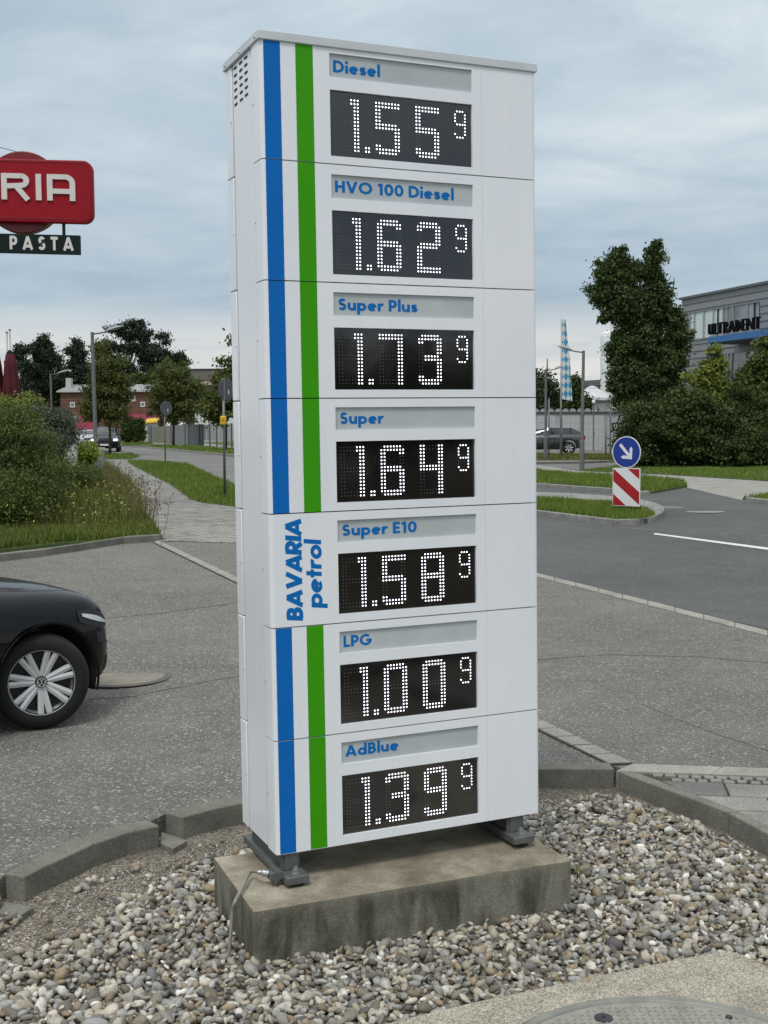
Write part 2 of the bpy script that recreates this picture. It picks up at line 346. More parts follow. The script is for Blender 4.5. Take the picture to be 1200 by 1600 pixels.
x = NT('lit_headlight'); x.col((.9, .9, .9)); x.b.inputs['Emission Color'].default_value = (1, .98, .94, 1); x.set(Emission_Strength=2.2); M['litlens'] = x.m
M['tail'] = simple('tail_light', (.25, .006, .01), .2)
M['alloy'] = simple('alloy_silver', (.58, .58, .585), .3, .05, 5, .3)
M['alloydark'] = simple('brake_dark', (.02, .02, .02), .5)
M['tyre'] = simple('tyre_rubber', (.014, .014, .014), .7, .2, 30, 0, .3, .3, 80)
M['clad'] = simple('grey_cladding', (0.240, 0.248, 0.256), .55, .06, 1.5)
M['cladtrim'] = simple('roof_trim', (.11, .115, .12), .5)
x = NT('window_glass'); c = x.ramp(x.noise(.7, 3), [(.35, (.10, .12, .125)), (.65, (.26, .29, .30))]); x.col(c); x.set(Roughness=.04, Specular_IOR_Level=1.0); M['winglass'] = x.m
M['winpale'] = simple('window_blind_pale', (0.544, 0.624, 0.608), .15, .06, 1, 0, .9)
M['winframe'] = simple('window_frame', (.30, .31, .32), .5)
M['winframe_d'] = simple('window_frame_dark', (.025, .028, .03), .5)
M['canopy'] = simple('blue_canopy_paint', (.035, .14, .36), .5, .06, 2)
M['letterdark'] = simple('black_letters', (.004, .004, .006), .7, .1, 6, 0, .1)
M['render_grey'] = simple('garage_render', (0.338, 0.344, 0.356), .85, .06, 1.5)
M['gdoor'] = simple('garage_door', (0.408, 0.420, 0.414), .6, .04, 2)
M['fascia'] = simple('scalloped_fascia', (.30, .31, .30), .7)
M['white_wall'] = simple('white_wall', (.62, .63, .62), .7, .05, 1)
M['darkroof'] = simple('dark_roof', (.05, .052, .055), .7)
M['metalroof'] = simple('pale_metal_roof', (.46, .47, .47), .4, .12, 2, .2)
M['wood'] = simple('brown_wood_cladding', (0.150, 0.072, 0.046), .8, .3, 3)
M['pink'] = simple('pink_render', (.36, .055, .10), .8, .08, 2)
M['taupe'] = simple('taupe_render', (0.149, 0.138, 0.116), .85, .06, 1)
M['signred'] = simple('shop_sign_dark', (.06, .008, .014), .6)
M['shopletters'] = simple('shop_letters', (.62, .46, .50), .5)
M['fence_blue'] = simple('fence_slate_blue', (.12, .14, .16), .7)
M['fence_beige'] = simple('fence_beige', (.20, .19, .15), .8)
M['fence_grey'] = simple('fence_grey', (.17, .18, .18), .7)
M['fence_dark'] = simple('fence_dark_grey', (.075, .085, .09), .7)
M['fence_pale'] = simple('fence_pale', (.30, .31, .31), .7)
M['tent'] = simple('tent_cloth', (.50, .51, .51), .7, .12, 1.5)
M['tank'] = simple('white_tank_paint', (.70, .71, .70), .5, .04, 2)

# ------------------------------------------------------------------ ground sheets
def clipY(poly, y, above):
    out = []; n = len(poly)
    for i in range(n):
        a, b = poly[i], poly[(i + 1) % n]
        ia, ib = (a[1] >= y) == above, (b[1] >= y) == above
        if ia: out.append(a)
        if ia != ib:
            t = (y - a[1]) / (b[1] - a[1]); out.append((a[0] + t * (b[0] - a[0]), y))
    return out
def sheet(name, pts, dz, mat, kind='structure', label=None, parent=None, thick=None, build=True, cat=None, skirt=0.0):
    """flat sheet following the ground, given by ground points"""
    pts = [(p[0], p[1]) for p in pts]; mb = MB()
    for i in range(4):
        q = clipY(clipY(pts, GY[i], True), GY[i + 1], False)
        cl = []
        for p in q:
            if not cl or (abs(p[0] - cl[-1][0]) + abs(p[1] - cl[-1][1])) > 1e-5: cl.append(p)
        if len(cl) > 2: mb.add([(px_, py_, gh(py_) + dz) for px_, py_ in cl], [tuple(range(len(cl)))])
    if dz >= .02 or skirt:
        d_ = skirt or dz + .06
        for i in range(len(pts)):
            a, b = pts[i], pts[(i + 1) % len(pts)]; ts_ = [0.0] + sorted((g - a[1]) / (b[1] - a[1]) for g in GY if min(a[1], b[1]) < g < max(a[1], b[1])) + [1.0]
            for t0, t1 in zip(ts_, ts_[1:]):
                p, q = (a[0] + (b[0] - a[0]) * t0, a[1] + (b[1] - a[1]) * t0), (a[0] + (b[0] - a[0]) * t1, a[1] + (b[1] - a[1]) * t1)
                mb.quad((*p, gh(p[1]) + dz), (*q, gh(q[1]) + dz), (*q, gh(q[1]) + dz - d_), (*p, gh(p[1]) + dz - d_))
    o = mb.build(name, mat, parent)
    for p in o.data.polygons:
        if p.normal.z < -.5: p.flip()
    return tag(o, label, cat, None, kind)
def pix(*pp, dz=0.0): return [at(a, b, dz) for a, b in pp]

KL_OUT = pix((-160, 1478), (-60, 1410), (7, 1368), (50, 1347), (100, 1323), (143, 1303), (187, 1293), (230, 1286), (258, 1272), (290, 1263), (333, 1253), (378, 1247))
KR_BACK = pix((839, 1195), (953, 1195))
KR_SIDE_OUT = pix((992.6, 1208), (1160, 1272.6), (1300, 1345), (1500, 1460))
# base earth, below everything
sheet('ground', [(-900, -60), (900, -60), (900, 1500), (-900, 1500)], -.16, M['soil'])
# forecourt asphalt: everything near and left, notched round the gravel bed
notch = [(p.x, p.y) for p in KL_OUT + KR_BACK] + [(p.x, p.y) for p in KR_SIDE_OUT]
fore = [(-60, notch[0][1])] + notch + [(60, notch[-1][1])]
fore_top = [(60, 60), (-60, 60)]
sheet('forecourt', fore + fore_top, 0.0, M['asph'], skirt=.17)
sheet('forecourt', [(-60, -40), (-60, notch[0][1]), notch[0], (-2.6, 3.0), (-2.6, -40)], 0.0, M['asph'])
sheet('forecourt', [(-2.6, -40), (-2.6, 1.4), (6, 1.4), (6, -40)], 0.0, M['asph'])
# gravel bed floor
bed = [(-2.6, 1.4)] + [(-2.6, 3.0)] + notch + [(6, notch[-1][1]), (6, 1.4)]
sheet('gravel_bed', bed, -.105, M['grit'])
# footway asphalt (right of the sett row) and road
S0, S1 = at(248, 846), at(960, 1196)
sheet('footway', pix((372, 903), (960, 1192), (1500, 1218), (1500, 1120), (1200, 990), (835, 899), (500, 820), (372, 800)), .004, M['path'])
sheet('street', pix((372, 790), (500, 816), (835, 896), (1200, 985), (1600, 1090), (1600, 810), (1200, 785), (1075, 764), (1000, 768), (835, 752), (600, 735), (372, 722)), .008, M['road'])
sheet('street', pix((190, 699), (234, 699), (367, 715), (600, 735), (835, 752), (835, 765), (600, 760), (500, 775), (372, 790), (330, 745), (294, 728), (240, 722), (200, 718), (218, 714), (180, 709), (150, 706), (150, 700)), .012, M['roadfar'])
sheet('street', pix((150, 700), (150, 706), (120, 706), (60, 690), (60, 684), (150, 690), (239, 690), (239, 697), (190, 699)), .010, M['roadfar'])
sheet('far_ground', [(-300, 82), (300, 82), (300, 900), (-300, 900)], -.03, M['turf'])
# road marking and dark seams
sheet('lane_marking', pix((1022, 834), (1200, 857), (1320, 873), (1320, 877), (1200, 860.5), (1022, 836.2)), .013, M['paint'])
for a in ([(840, 782), (893, 779), (893, 776), (840, 778)],): sheet('lane_marking', pix(*a), .014, M['kerb_light'])
for a, dz in (([(163, 965.6), (250, 957.8), (300, 949.5), (340, 946.4), (372, 941), (372, 942), (340, 947.4), (300, 951), (250, 959), (163, 966.4)], .003),
          ([(140, 1092), (210, 1087), (250, 1076), (290, 1071), (330, 1061), (372, 1055.5), (372, 1058), (330, 1063.5), (290, 1073), (250, 1079), (210, 1089), (140, 1093)], .003),
          ([(1003, 1100), (1060, 1124), (1130, 1150), (1200, 1172), (1260, 1192), (1260, 1194), (1200, 1174.5), (1130, 1152), (1060, 1126), (1003, 1101.5)], .007),
          ([(838, 1030), (950, 1022), (1100, 1026), (1200, 1035), (1200, 1037), (1100, 1028), (950, 1024), (838, 1032)], .007),
          ([(965, 824), (1060, 832), (1200, 838), (1200, 839), (1060, 833), (965, 825)], .011)):
    sheet('tar_seam', pix(*a), dz, M['seam'])

# road edge strip: flush concrete kerb between footway and street
def strip_of_stones(name, a_far, a_near, b_far, b_near, n, mat, label, cat, dz, gap=.012, piece='kerb_stone', thick=.12):
    """stones laid end to end between two edges (lists of 2 pixels: start, end)"""
    P0, P1, Q0, Q1 = (at(*q) for q in (a_far, b_far, a_near, b_near))
    t = thing(name, label, cat, P0)
    for i in range(n):
        g = gap / max((P1 - P0).length / n, .01) / 2
        f0, f1 = (i + g) / n, (i + 1 - g) / n
        c = [P0.lerp(P1, f0), P0.lerp(P1, f1), Q0.lerp(Q1, f1), Q0.lerp(Q1, f0)]
        h = dz + random.uniform(-.0015, .0015)
        c = [Vector((p.x, p.y, gh(p.y) + h)) for p in c]
        mb = MB(); mb.prism(c, lambda p: p.z - thick, mat); mb.build(piece, mat, t, P0, bevel=.004)
    return t
strip_of_stones('flush_kerb', (835, 896), (835, 901.5), (1380, 1032), (1380, 1041), 12, M['kerb_light'], 'long flush strip of pale concrete kerb stones between street and footway', 'kerb', .016)
strip_of_stones('sett_row', (248, 845.5), (240, 848), (988, 1195), (953, 1196), 58, M['sett'], 'row of light stone setts crossing from the walkway to the gravel bed', 'stone row', .016, .020, 'sett', .1)
sheet('joint_bed', [tuple(at(248, 845)[:2]), tuple(at(990, 1194.6)[:2]), tuple(at(952, 1197)[:2]), tuple(at(239, 848.6)[:2])], .009, M['sandbed'])
strip_of_stones('edging_strip', (988, 1195.5), (962, 1207), (1420, 1211.5), (1420, 1224), 3, M['kerb_light'], 'pale concrete edging strip above the slab paving at right', 'edging', .013, .006)
# ------------------------------------------------------------------ kerbs of the gravel bed
def kerb_prism(mb, outer, inner, drop=.16, dz=.012):
    c = [at(*p) for p in outer] + [at(*p) for p in reversed(inner)]
    c = [Vector((p.x, p.y, p.z + dz)) for p in c]
    n = len(outer)
    # strip of quads so curved tops stay clean
    for i in range(n - 1):
        a, b, c2, d = c[i], c[i + 1], c[2 * n - 2 - i], c[2 * n - 1 - i]
        lo = [Vector((p.x, p.y, p.z - drop)) for p in (a, b, c2, d)]
        vsx = [a, b, c2, d] + lo
        fs = [(0, 1, 2, 3), (3, 2, 6, 7), (1, 0, 4, 5)]
        if i == 0: fs.append((0, 3, 7, 4))
        if i == n - 2: fs.append((2, 1, 5, 6))
        mb.add(vsx, fs)
def kerb(name, label, pieces, mat, drop=.16, dz=.012):
    base = at(*pieces[0][1][0]); t = thing(name, label, 'kerb', base, group=None)
    for o_, i_ in pieces:
        mb = MB(); kerb_prism(mb, o_, i_, drop, dz)
        ob = mb.build('kerb_stone', mat, t, base)
        bm = bmesh.new(); bm.from_mesh(ob.data); bmesh.ops.remove_doubles(bm, verts=bm.verts, dist=.0005); bmesh.ops.recalc_face_normals(bm, faces=bm.faces); bm.to_mesh(ob.data); bm.free()
        b = ob.modifiers.new('bevel', 'BEVEL'); b.width = .008; b.segments = 2; b.limit_method = 'ANGLE'; b.angle_limit = R(50)
    return t
kerb('kerb', 'weathered curved concrete kerb stone left of the pylon, nearest the car', [([(7, 1368), (50, 1347), (100, 1323), (143, 1303), (187, 1291), (230, 1284)], [(38, 1374), (70, 1357), (106, 1341), (146, 1322), (200, 1304), (249, 1293)])], M['kerb'])
kerb('kerb', 'weathered concrete kerb stone running behind the pylon on its left', [([(258, 1272), (290, 1263), (333, 1253), (380, 1245), (470, 1232), (640, 1214)], [(285, 1280.5), (313, 1273), (347, 1264), (384, 1257), (472, 1243), (642, 1225)])], M['kerb'])
kerb('kerb', 'broken end of a kerb stone at the left picture edge', [([(-160, 1478), (-80, 1418), (-4, 1374)], [(-120, 1492), (-50, 1430), (2, 1392)])], M['kerb'], .15, -.03)
kerb('kerb', 'straight concrete kerb stones right behind the pylon', [([(646, 1196), (839, 1194)], [(644, 1206), (839, 1204.5)]), ([(840.5, 1194), (952, 1194)], [(840.5, 1204.5), (960, 1204.5)])], M['kerb'])
kerb('kerb', 'diagonal kerb between gravel bed and slab paving at right', [([(990, 1207.5), (1159, 1271.5)], [(965, 1208), (1136, 1271.5)]), ([(1161, 1273), (1300, 1345)], [(1138, 1273), (1262, 1340)]), ([(1302, 1346), (1500, 1460)], [(1264, 1341), (1440, 1450)])], M['kerb'])
for lab, q in (('grey concrete plate under the gap between two left kerb stones', [(252, 1299), (293, 1313), (270, 1326), (251, 1317)]), ('grey concrete plate at the left picture edge below the kerb', [(-20, 1404), (53, 1417), (30, 1431), (-20, 1424)])):
    mb = MB(); mb.prism([at(a, b, -.075) for a, b in q][::-1], -.15, M['kerb']); o = mb.build('kerb_footing', M['kerb'], None, bevel=.004); tag(o, lab, 'concrete plate')
# slab paving right of the diagonal kerb
tp = thing('slab_paving', 'dark grey slab paving with small mosaic stones beyond the diagonal kerb', 'paving', at(1100, 1240))
sheet('joint_bed', pix((968, 1208), (1400, 1226), (1500, 1460), (1302, 1347), (1160, 1272)), .002, M['sandbed'])
K0, K1 = at(992, 1208.5), at(1300, 1345); kd = (K1 - K0).normalized(); E0, E1 = at(997, 1209), at(1400, 1224); ed = (E1 - E0).normalized()
kn = Vector((-kd.y, kd.x, 0)); kn = kn if kn.y > 0 or kn.x > 0 else -kn
if kn.x < 0: kn = -kn
en = Vector((ed.y, -ed.x, 0))       # from the edging towards the camera
def slab_piece(mb_poly, name, mat, h=.010):
    mb = MB(); mb.prism([Vector((p.x, p.y, gh(p.y) + h)) for p in mb_poly], lambda p: p.z - .05, mat); return mb.build(name, mat, tp, at(1100, 1240), bevel=.004)
def inside(p, off=0.0):  # right of the kerb, below the edging
    return (p - K0).dot(kn) > off and (p - E0).dot(en) > off and p.x < 3.6
cnt = 0
for row in range(-4, 26):                          # big slabs in courses along the edging direction
    y0 = .16 + row * .245
    for c_ in range(-10, 20):
        x0 = c_ * .40 + (row % 2) * .2 + .07
        A = E0 + ed * x0 + en * y0
        q = [A, A + ed * .386, A + ed * .386 + en * .231, A + en * .231]
        if row < 0: continue
        # clip against the kerb line
        out = []
        for i in range(4):
            a, b = q[i], q[(i + 1) % 4]; da, db = (a - K0).dot(kn) - .035, (b - K0).dot(kn) - .035
            if da > 0: out.append(a)
            if (da > 0) != (db > 0): out.append(a.lerp(b, da / (da - db)))
        if len(out) > 2 and max(p.x for p in out) < 3.9 and cnt < 80:
            ar = sum(out[i].x * out[(i + 1) % len(out)].y - out[(i + 1) % len(out)].x * out[i].y for i in range(len(out)))
            if abs(ar) < .01: continue
            if ar < 0: out = out[::-1]
            slab_piece(out, 'paving_slab', M['slab'] if random.random() < .55 else M['slab_b'], .010 + random.uniform(-.002, .002)); cnt += 1
cnt = 0
for r_ in range(2):                                 # mosaic course below the edging
    for c_ in range(60):
        A = E0 + ed * (c_ * .072 + r_ * .03) + en * (.012 + r_ * .072)
        q = [A + ed * random.uniform(.002, .012) + en * random.uniform(0, .01), A + ed * random.uniform(.058, .068) + en * random.uniform(0, .01), A + ed * random.uniform(.055, .068) + en * random.uniform(.055, .066), A + ed * random.uniform(.0, .01) + en * random.uniform(.055, .066)]
        if min((p - K0).dot(kn) for p in q) > .03 and A.x < 3.6:
            q = q[::-1]; slab_piece(q, 'mosaic_stone', M['slab'], .012 + random.uniform(-.003, .003)); cnt += 1

# ------------------------------------------------------------------ letters: stroke font
def arc(cx, cy, rx, ry, a0, a1, n=14):
    return [(cx + rx * math.cos(R(a0 + (a1 - a0) * i / n)), cy + ry * math.sin(R(a0 + (a1 - a0) * i / n))) for i in range(n + 1)]
GL = {
 'D': (.80, [[(.1, 0), (.1, 1)], [(.1, .9), (.3, .9)] + arc(.3, .5, .4, .4, 90, -90) + [(.1, .1)]]),
 'i': (.2, [[(.1, 0), (.1, .66)], [(.1, .80), (.1, 1.02)]]), 'l': (.2, [[(.1, 0), (.1, 1.08)]]), 'I': (.2, [[(.1, 0), (.1, 1)]]),
 'e': (.68, [[(.12, .33), (.56, .33)], arc(.34, .32, .24, .24, 0, 318, 22)]),
 's': (.50, [arc(.26, .45, .14, .12, 15, 270) + arc(.25, .22, .16, .13, 85, -165)]),
 'o': (.68, [arc(.34, .32, .24, .24, 0, 360, 24)]),
 'u': (.62, [[(.1, .66), (.1, .3)] + arc(.31, .3, .21, .2, 180, 360) + [(.52, .4)], [(.52, 0), (.52, .66)]]),
 'p': (.70, [[(.1, .66), (.1, -.34)], arc(.35, .32, .24, .24, 0, 360, 24)]),
 'd': (.70, [[(.59, 0), (.59, 1.08)], arc(.34, .32, .24, .24, 0, 360, 24)]),
 'r': (.44, [[(.1, 0), (.1, .66)], arc(.33, .33, .23, .24, 180, 65)]),
 't': (.42, [[(.2, 0), (.2, .95)], [(.0, .58), (.4, .58)]]),
 'b': (.70, [[(.1, 0), (.1, 1.08)], arc(.35, .32, .24, .24, 0, 360, 24)]),
 'S': (.60, [arc(.30, .705, .17, .195, 25, 270) + arc(.29, .305, .19, .205, 88, -158)]),
 'P': (.62, [[(.1, 0), (.1, 1)], [(.1, .9), (.32, .9)] + arc(.32, .66, .2, .24, 90, -90) + [(.1, .42)]]),
 'R': (.66, [[(.1, 0), (.1, 1)], [(.1, .9), (.32, .9)] + arc(.32, .67, .2, .23, 90, -90) + [(.1, .44)], [(.28, .42), (.56, 0)]]),
 'B': (.64, [[(.1, 0), (.1, 1)], [(.1, .9), (.3, .9)] + arc(.3, .71, .18, .19, 90, -90) + [(.1, .52)], [(.1, .51), (.32, .51)] + arc(.32, .305, .21, .205, 90, -90) + [(.1, .1)]]),
 'E': (.54, [[(.1, 0), (.1, 1)], [(.1, .9), (.54, .9)], [(.1, .5), (.5, .5)], [(.1, .1), (.54, .1)]]),
 'F': (.5, [[(.1, 0), (.1, 1)], [(.1, .9), (.52, .9)], [(.1, .5), (.46, .5)]]),
 '1': (.42, [[(.28, 0), (.28, 1)], [(.04, .80), (.28, .93)]]), '0': (.68, [arc(.34, .5, .24, .4, 0, 360, 26)]),
 'L': (.52, [[(.1, 0), (.1, 1)], [(.1, .1), (.52, .1)]]), 'G': (1.0, [arc(.5, .5, .4, .4, 48, 345, 24) + [(.89, .47)], [(.55, .46), (.98, .46)]]),
 'A': (.88, [[(.1, 0), (.44, .98)], [(.78, 0), (.44, .98)], [(.24, .26), (.64, .26)]]),
 'V': (.84, [[(.1, 1), (.42, .02)], [(.74, 1), (.42, .02)]]), 'O': (1.0, [arc(.5, .5, .4, .4, 0, 360, 28)]),
 'H': (.72, [[(.1, 0), (.1, 1)], [(.62, 0), (.62, 1)], [(.1, .5), (.62, .5)]]), 'T': (.6, [[(0, .9), (.6, .9)], [(.3, 0), (.3, .9)]]),
 'U': (.68, [[(.1, 1), (.1, .34)] + arc(.34, .34, .24, .24, 180, 360) + [(.58, 1)]]), 'N': (.72, [[(.1, 0), (.1, 1)], [(.62, 0), (.62, 1)], [(.1, .92), (.62, .08)]]),
 'W': (1.1, [[(.08, 1), (.3, .03)], [(.3, .03), (.55, .95)], [(.55, .95), (.8, .03)], [(.8, .03), (1.02, 1)]]), ' ': (.22, [])}
def stroke_quads(pts, hw):
    n = len(pts); closed = n > 3 and math.dist(pts[0], pts[-1]) < 1e-6; L, Rr = [], []
    for i in range(n):
        if closed: a, b = pts[i - 1 if i else n - 2], pts[(i + 1) if i < n - 1 else 1]
        else: a, b = pts[max(i - 1, 0)], pts[min(i + 1, n - 1)]
        p = pts[i]
        def un(u, v):
            d = math.dist(u, v); return ((v[0] - u[0]) / d, (v[1] - u[1]) / d) if d > 1e-9 else None
        d1, d2 = un(a, p), un(p, b); d1 = d1 or d2; d2 = d2 or d1
        m = (d1[0] + d2[0], d1[1] + d2[1]); k = math.hypot(*m) or 1; m = (m[0] / k, m[1] / k)
        s = hw / max(.55, m[0] * d1[0] + m[1] * d1[1])
        L.append((p[0] - m[1] * s, p[1] + m[0] * s)); Rr.append((p[0] + m[1] * s, p[1] - m[0] * s))
    return L, Rr
def text(name, s, x0, x1, y0, cap, fn, mat, parent, t=.19, shear=0.0, gap=.09, depth=0.0, caps_t=None, glyphs=None, base=None):
    """fn(x, y, lift) -> 3d point. The word fills x0..x1, capital height cap"""
    W_ = 0; pos = []
    for ch in s: pos.append(W_); W_ += (glyphs or GL)[ch][0] + gap
    W_ -= gap; k = (x1 - x0) / W_; mb = MB(); z = 0
    for ch, p in zip(s, pos):
        for st in (glyphs or GL)[ch][1]:
            L, Rr = stroke_quads(st, t / 2); z += 1; lift = .0004 + (z % 5) * .00012
            def m(q, e): return fn(x0 + (p + q[0] + shear * q[1]) * k, y0 + q[1] * cap, e)
            n = len(L); vs = [m(q, lift + depth) for q in L] + [m(q, lift + depth) for q in Rr]
            fs = [(i, i + 1, n + i + 1, n + i) for i in range(n - 1)]
            if depth:
                vs += [m(q, 0) for q in L] + [m(q, 0) for q in Rr]
                fs += [(i, i + 1, 2 * n + i + 1, 2 * n + i) for i in range(n - 1)] + [(n + i, n + i + 1, 3 * n + i + 1, 3 * n + i) for i in range(n - 1)]
                fs += [(0, n, 3 * n, 2 * n), (n - 1, 2 * n - 1, 4 * n - 1, 3 * n - 1)]
            mb.add(vs, fs)
    return mb.build(name, mat, parent, base)

# ------------------------------------------------------------------ the price pylon
HT = 3.286; W = 1.2249; RC = .0164; DP = .472
ex = Vector((.91482, .40377, .00825)); ez = Vector((-.00905, .00007, .99996)); ey = ez.cross(ex).normalized(); ex = ey.cross(ez).normalized()
TW = Vector((-.46575, 4.85709, 3.53748)); PB = TW - ez * HT
PM = Matrix((ex, ey, ez)).transposed()
pyl = thing('price_pylon', 'tall white fuel price pylon with blue and green stripes and seven lit price displays', 'price sign', PB, mat3=PM)
JV = [0, .4613, .9377, 1.409, 1.8757, 2.343, 2.810, 3.286]
LAB = [(.021, .1146), (.502, .597), (.977, 1.0713), (1.4465, 1.5395), (1.9135, 2.0045), (2.3795, 2.471), (2.849, 2.941)]
SCR = [(.165, .4287), (.6463, .9047), (1.120, 1.3741), (1.587, 1.8397), (2.052, 2.3055), (2.519, 2.772), (2.9905, 3.2475)]
UA, UB = .279, .929
def PZ(v): return HT - v
core = MB(); core.box(-RC + .012, W + RC - .012, .03, DP - .02, .012, HT - .004); core.build('inner_frame', M['inner'], pyl)
def front_panel(k):
    v0, v1 = JV[k] + (.0022 if k else .0), JV[k + 1] - (.0022 if k < 6 else 0)
    us = [0, UA, UB, W]; vv = [v0, LAB[k][0], LAB[k][1], SCR[k][0], SCR[k][1], v1]; mb = MB()
    P = lambda u, v, d: (u, d, PZ(v))
    for i in range(3):
        for j in range(5):
            if i == 1 and j in (1, 3): continue
            mb.quad(P(us[i], vv[j], 0), P(us[i + 1], vv[j], 0), P(us[i + 1], vv[j + 1], 0), P(us[i], vv[j + 1], 0))
    for (a, b), dd in ((LAB[k], .010), (SCR[k], .016)):
        c = [(UA, a), (UB, a), (UB, b), (UA, b)]
        for q in range(4):
            (u0, w0), (u1, w1) = c[q], c[(q + 1) % 4]
            mb.quad(P(u0, w0, 0), P(u1, w1, 0), P(u1, w1, dd), P(u0, w0, dd))
    prof = [(RC * math.sin(t), RC * (1 - math.cos(t))) for t in [R(x_) for x_ in (0, 18, 36, 54, 72, 90)]] + [(RC, .108), (RC - .012, .108)]
    for sgn, u0 in ((-1, 0), (1, W)):
        for i in range(len(prof) - 1):
            a, b = prof[i], prof[i + 1]
            mb.quad(P(u0 + sgn * a[0], v0, a[1]), P(u0 + sgn * b[0], v0, b[1]), P(u0 + sgn * b[0], v1, b[1]), P(u0 + sgn * a[0], v1, a[1]))
    for v in (v0, v1):                                  # folded lips
        mb.quad(P(0, v, 0), P(W, v, 0), P(W, v, .02), P(0, v, .02))
        for sgn, u0 in ((-1, 0), (1, W)):
            for i in range(6):
                a, b = prof[i], prof[i + 1]
                mb.quad(P(u0 + sgn * a[0], v, a[1]), P(u0 + sgn * b[0], v, b[1]), P(u0, v, b[1] + .0), P(u0, v, a[1] + .0))
    me = mb.mesh('front_panel', M['white'])
    bm = bmesh.new(); bm.from_mesh(me); bmesh.ops.remove_doubles(bm, verts=bm.verts, dist=.0002); bmesh.ops.recalc_face_normals(bm, faces=bm.faces); bm.to_mesh(me); bm.free()
    me.polygons.foreach_set('use_smooth', [True] * len(me.polygons)); me.set_sharp_from_angle(angle=R(30))
    return link_obj('front_panel', me, pyl)
NAMES = ['Diesel', 'HVO 100 Diesel', 'Super Plus', 'Super', 'Super E10', 'LPG', 'AdBlue']
TX = [(.2985, .5057), (.2975, .8403), (.303, .662), (.302, .4987), (.3025, .6452), (.300, .429), (.2992, .5454)]
TBASE = [.0925, .5716, 1.0482, 1.5150, 1.9800, 2.4467, 2.9132]
PRICES = ['1559', '1629', '1739', '1649', '1589', '1009', '1399']
A8 = list(range(8)); M6 = list(range(1, 7)); ENDS = [0, 1, 6, 7]; LFT = [0, 1]; RGT = [6, 7]
def dg(*rows): return rows
DIG = {
 '0': [M6, A8] + [ENDS] * 11 + [A8, M6], '1': [[5, 6, 7], [5, 6, 7]] + [RGT] * 13,
 '2': [M6, A8, ENDS] + [RGT] * 3 + [list(range(1, 8)), list(range(0, 7))] + [LFT] * 5 + [A8, A8],
 '3': [M6, A8, ENDS] + [RGT] * 3 + [[2, 3, 4, 5, 6], list(range(2, 8))] + [RGT] * 4 + [ENDS, A8, M6],
 '4': [ENDS] * 6 + [A8, A8] + [RGT] * 7, '5': [A8, A8] + [LFT] * 4 + [list(range(0, 7)), A8] + [RGT] * 4 + [ENDS, A8, M6],
 '6': [M6, A8, ENDS] + [LFT] * 3 + [list(range(0, 7)), A8] + [ENDS] * 5 + [A8, M6], '7': [A8, A8] + [RGT] * 13,
 '8': [M6, A8] + [ENDS] * 4 + [A8, A8] + [ENDS] * 5 + [A8, M6], '9': [M6, A8] + [ENDS] * 4 + [A8, list(range(1, 8))] + [RGT] * 4 + [ENDS, A8, M6]}
S9 = [[1, 2, 3], [0, 4], [0, 4], [0, 4], [1, 2, 3, 4], [4], [4], [0, 4], [1, 2, 3]]
S8 = [[1, 2, 3], [0, 4], [0, 4], [0, 4], [1, 2, 3], [0, 4], [0, 4], [0, 4], [1, 2, 3]]
PT = .01443
def led(mb, u, z, r, y):
    n = 8; vs = [(u, y - r * .9, z)]
    for rr, d in ((.6, .7), (1., 0.)):
        for k in range(n): t = 2 * math.pi * k / n; vs.append((u + r * rr * math.cos(t), y - r * d * .9, z + r * rr * math.sin(t)))
    mb.add(vs, [(0, 1 + k, 1 + (k + 1) % n) for k in range(n)] + [(1 + k, 1 + n + k, 1 + n + (k + 1) % n, 1 + (k + 1) % n) for k in range(n)])
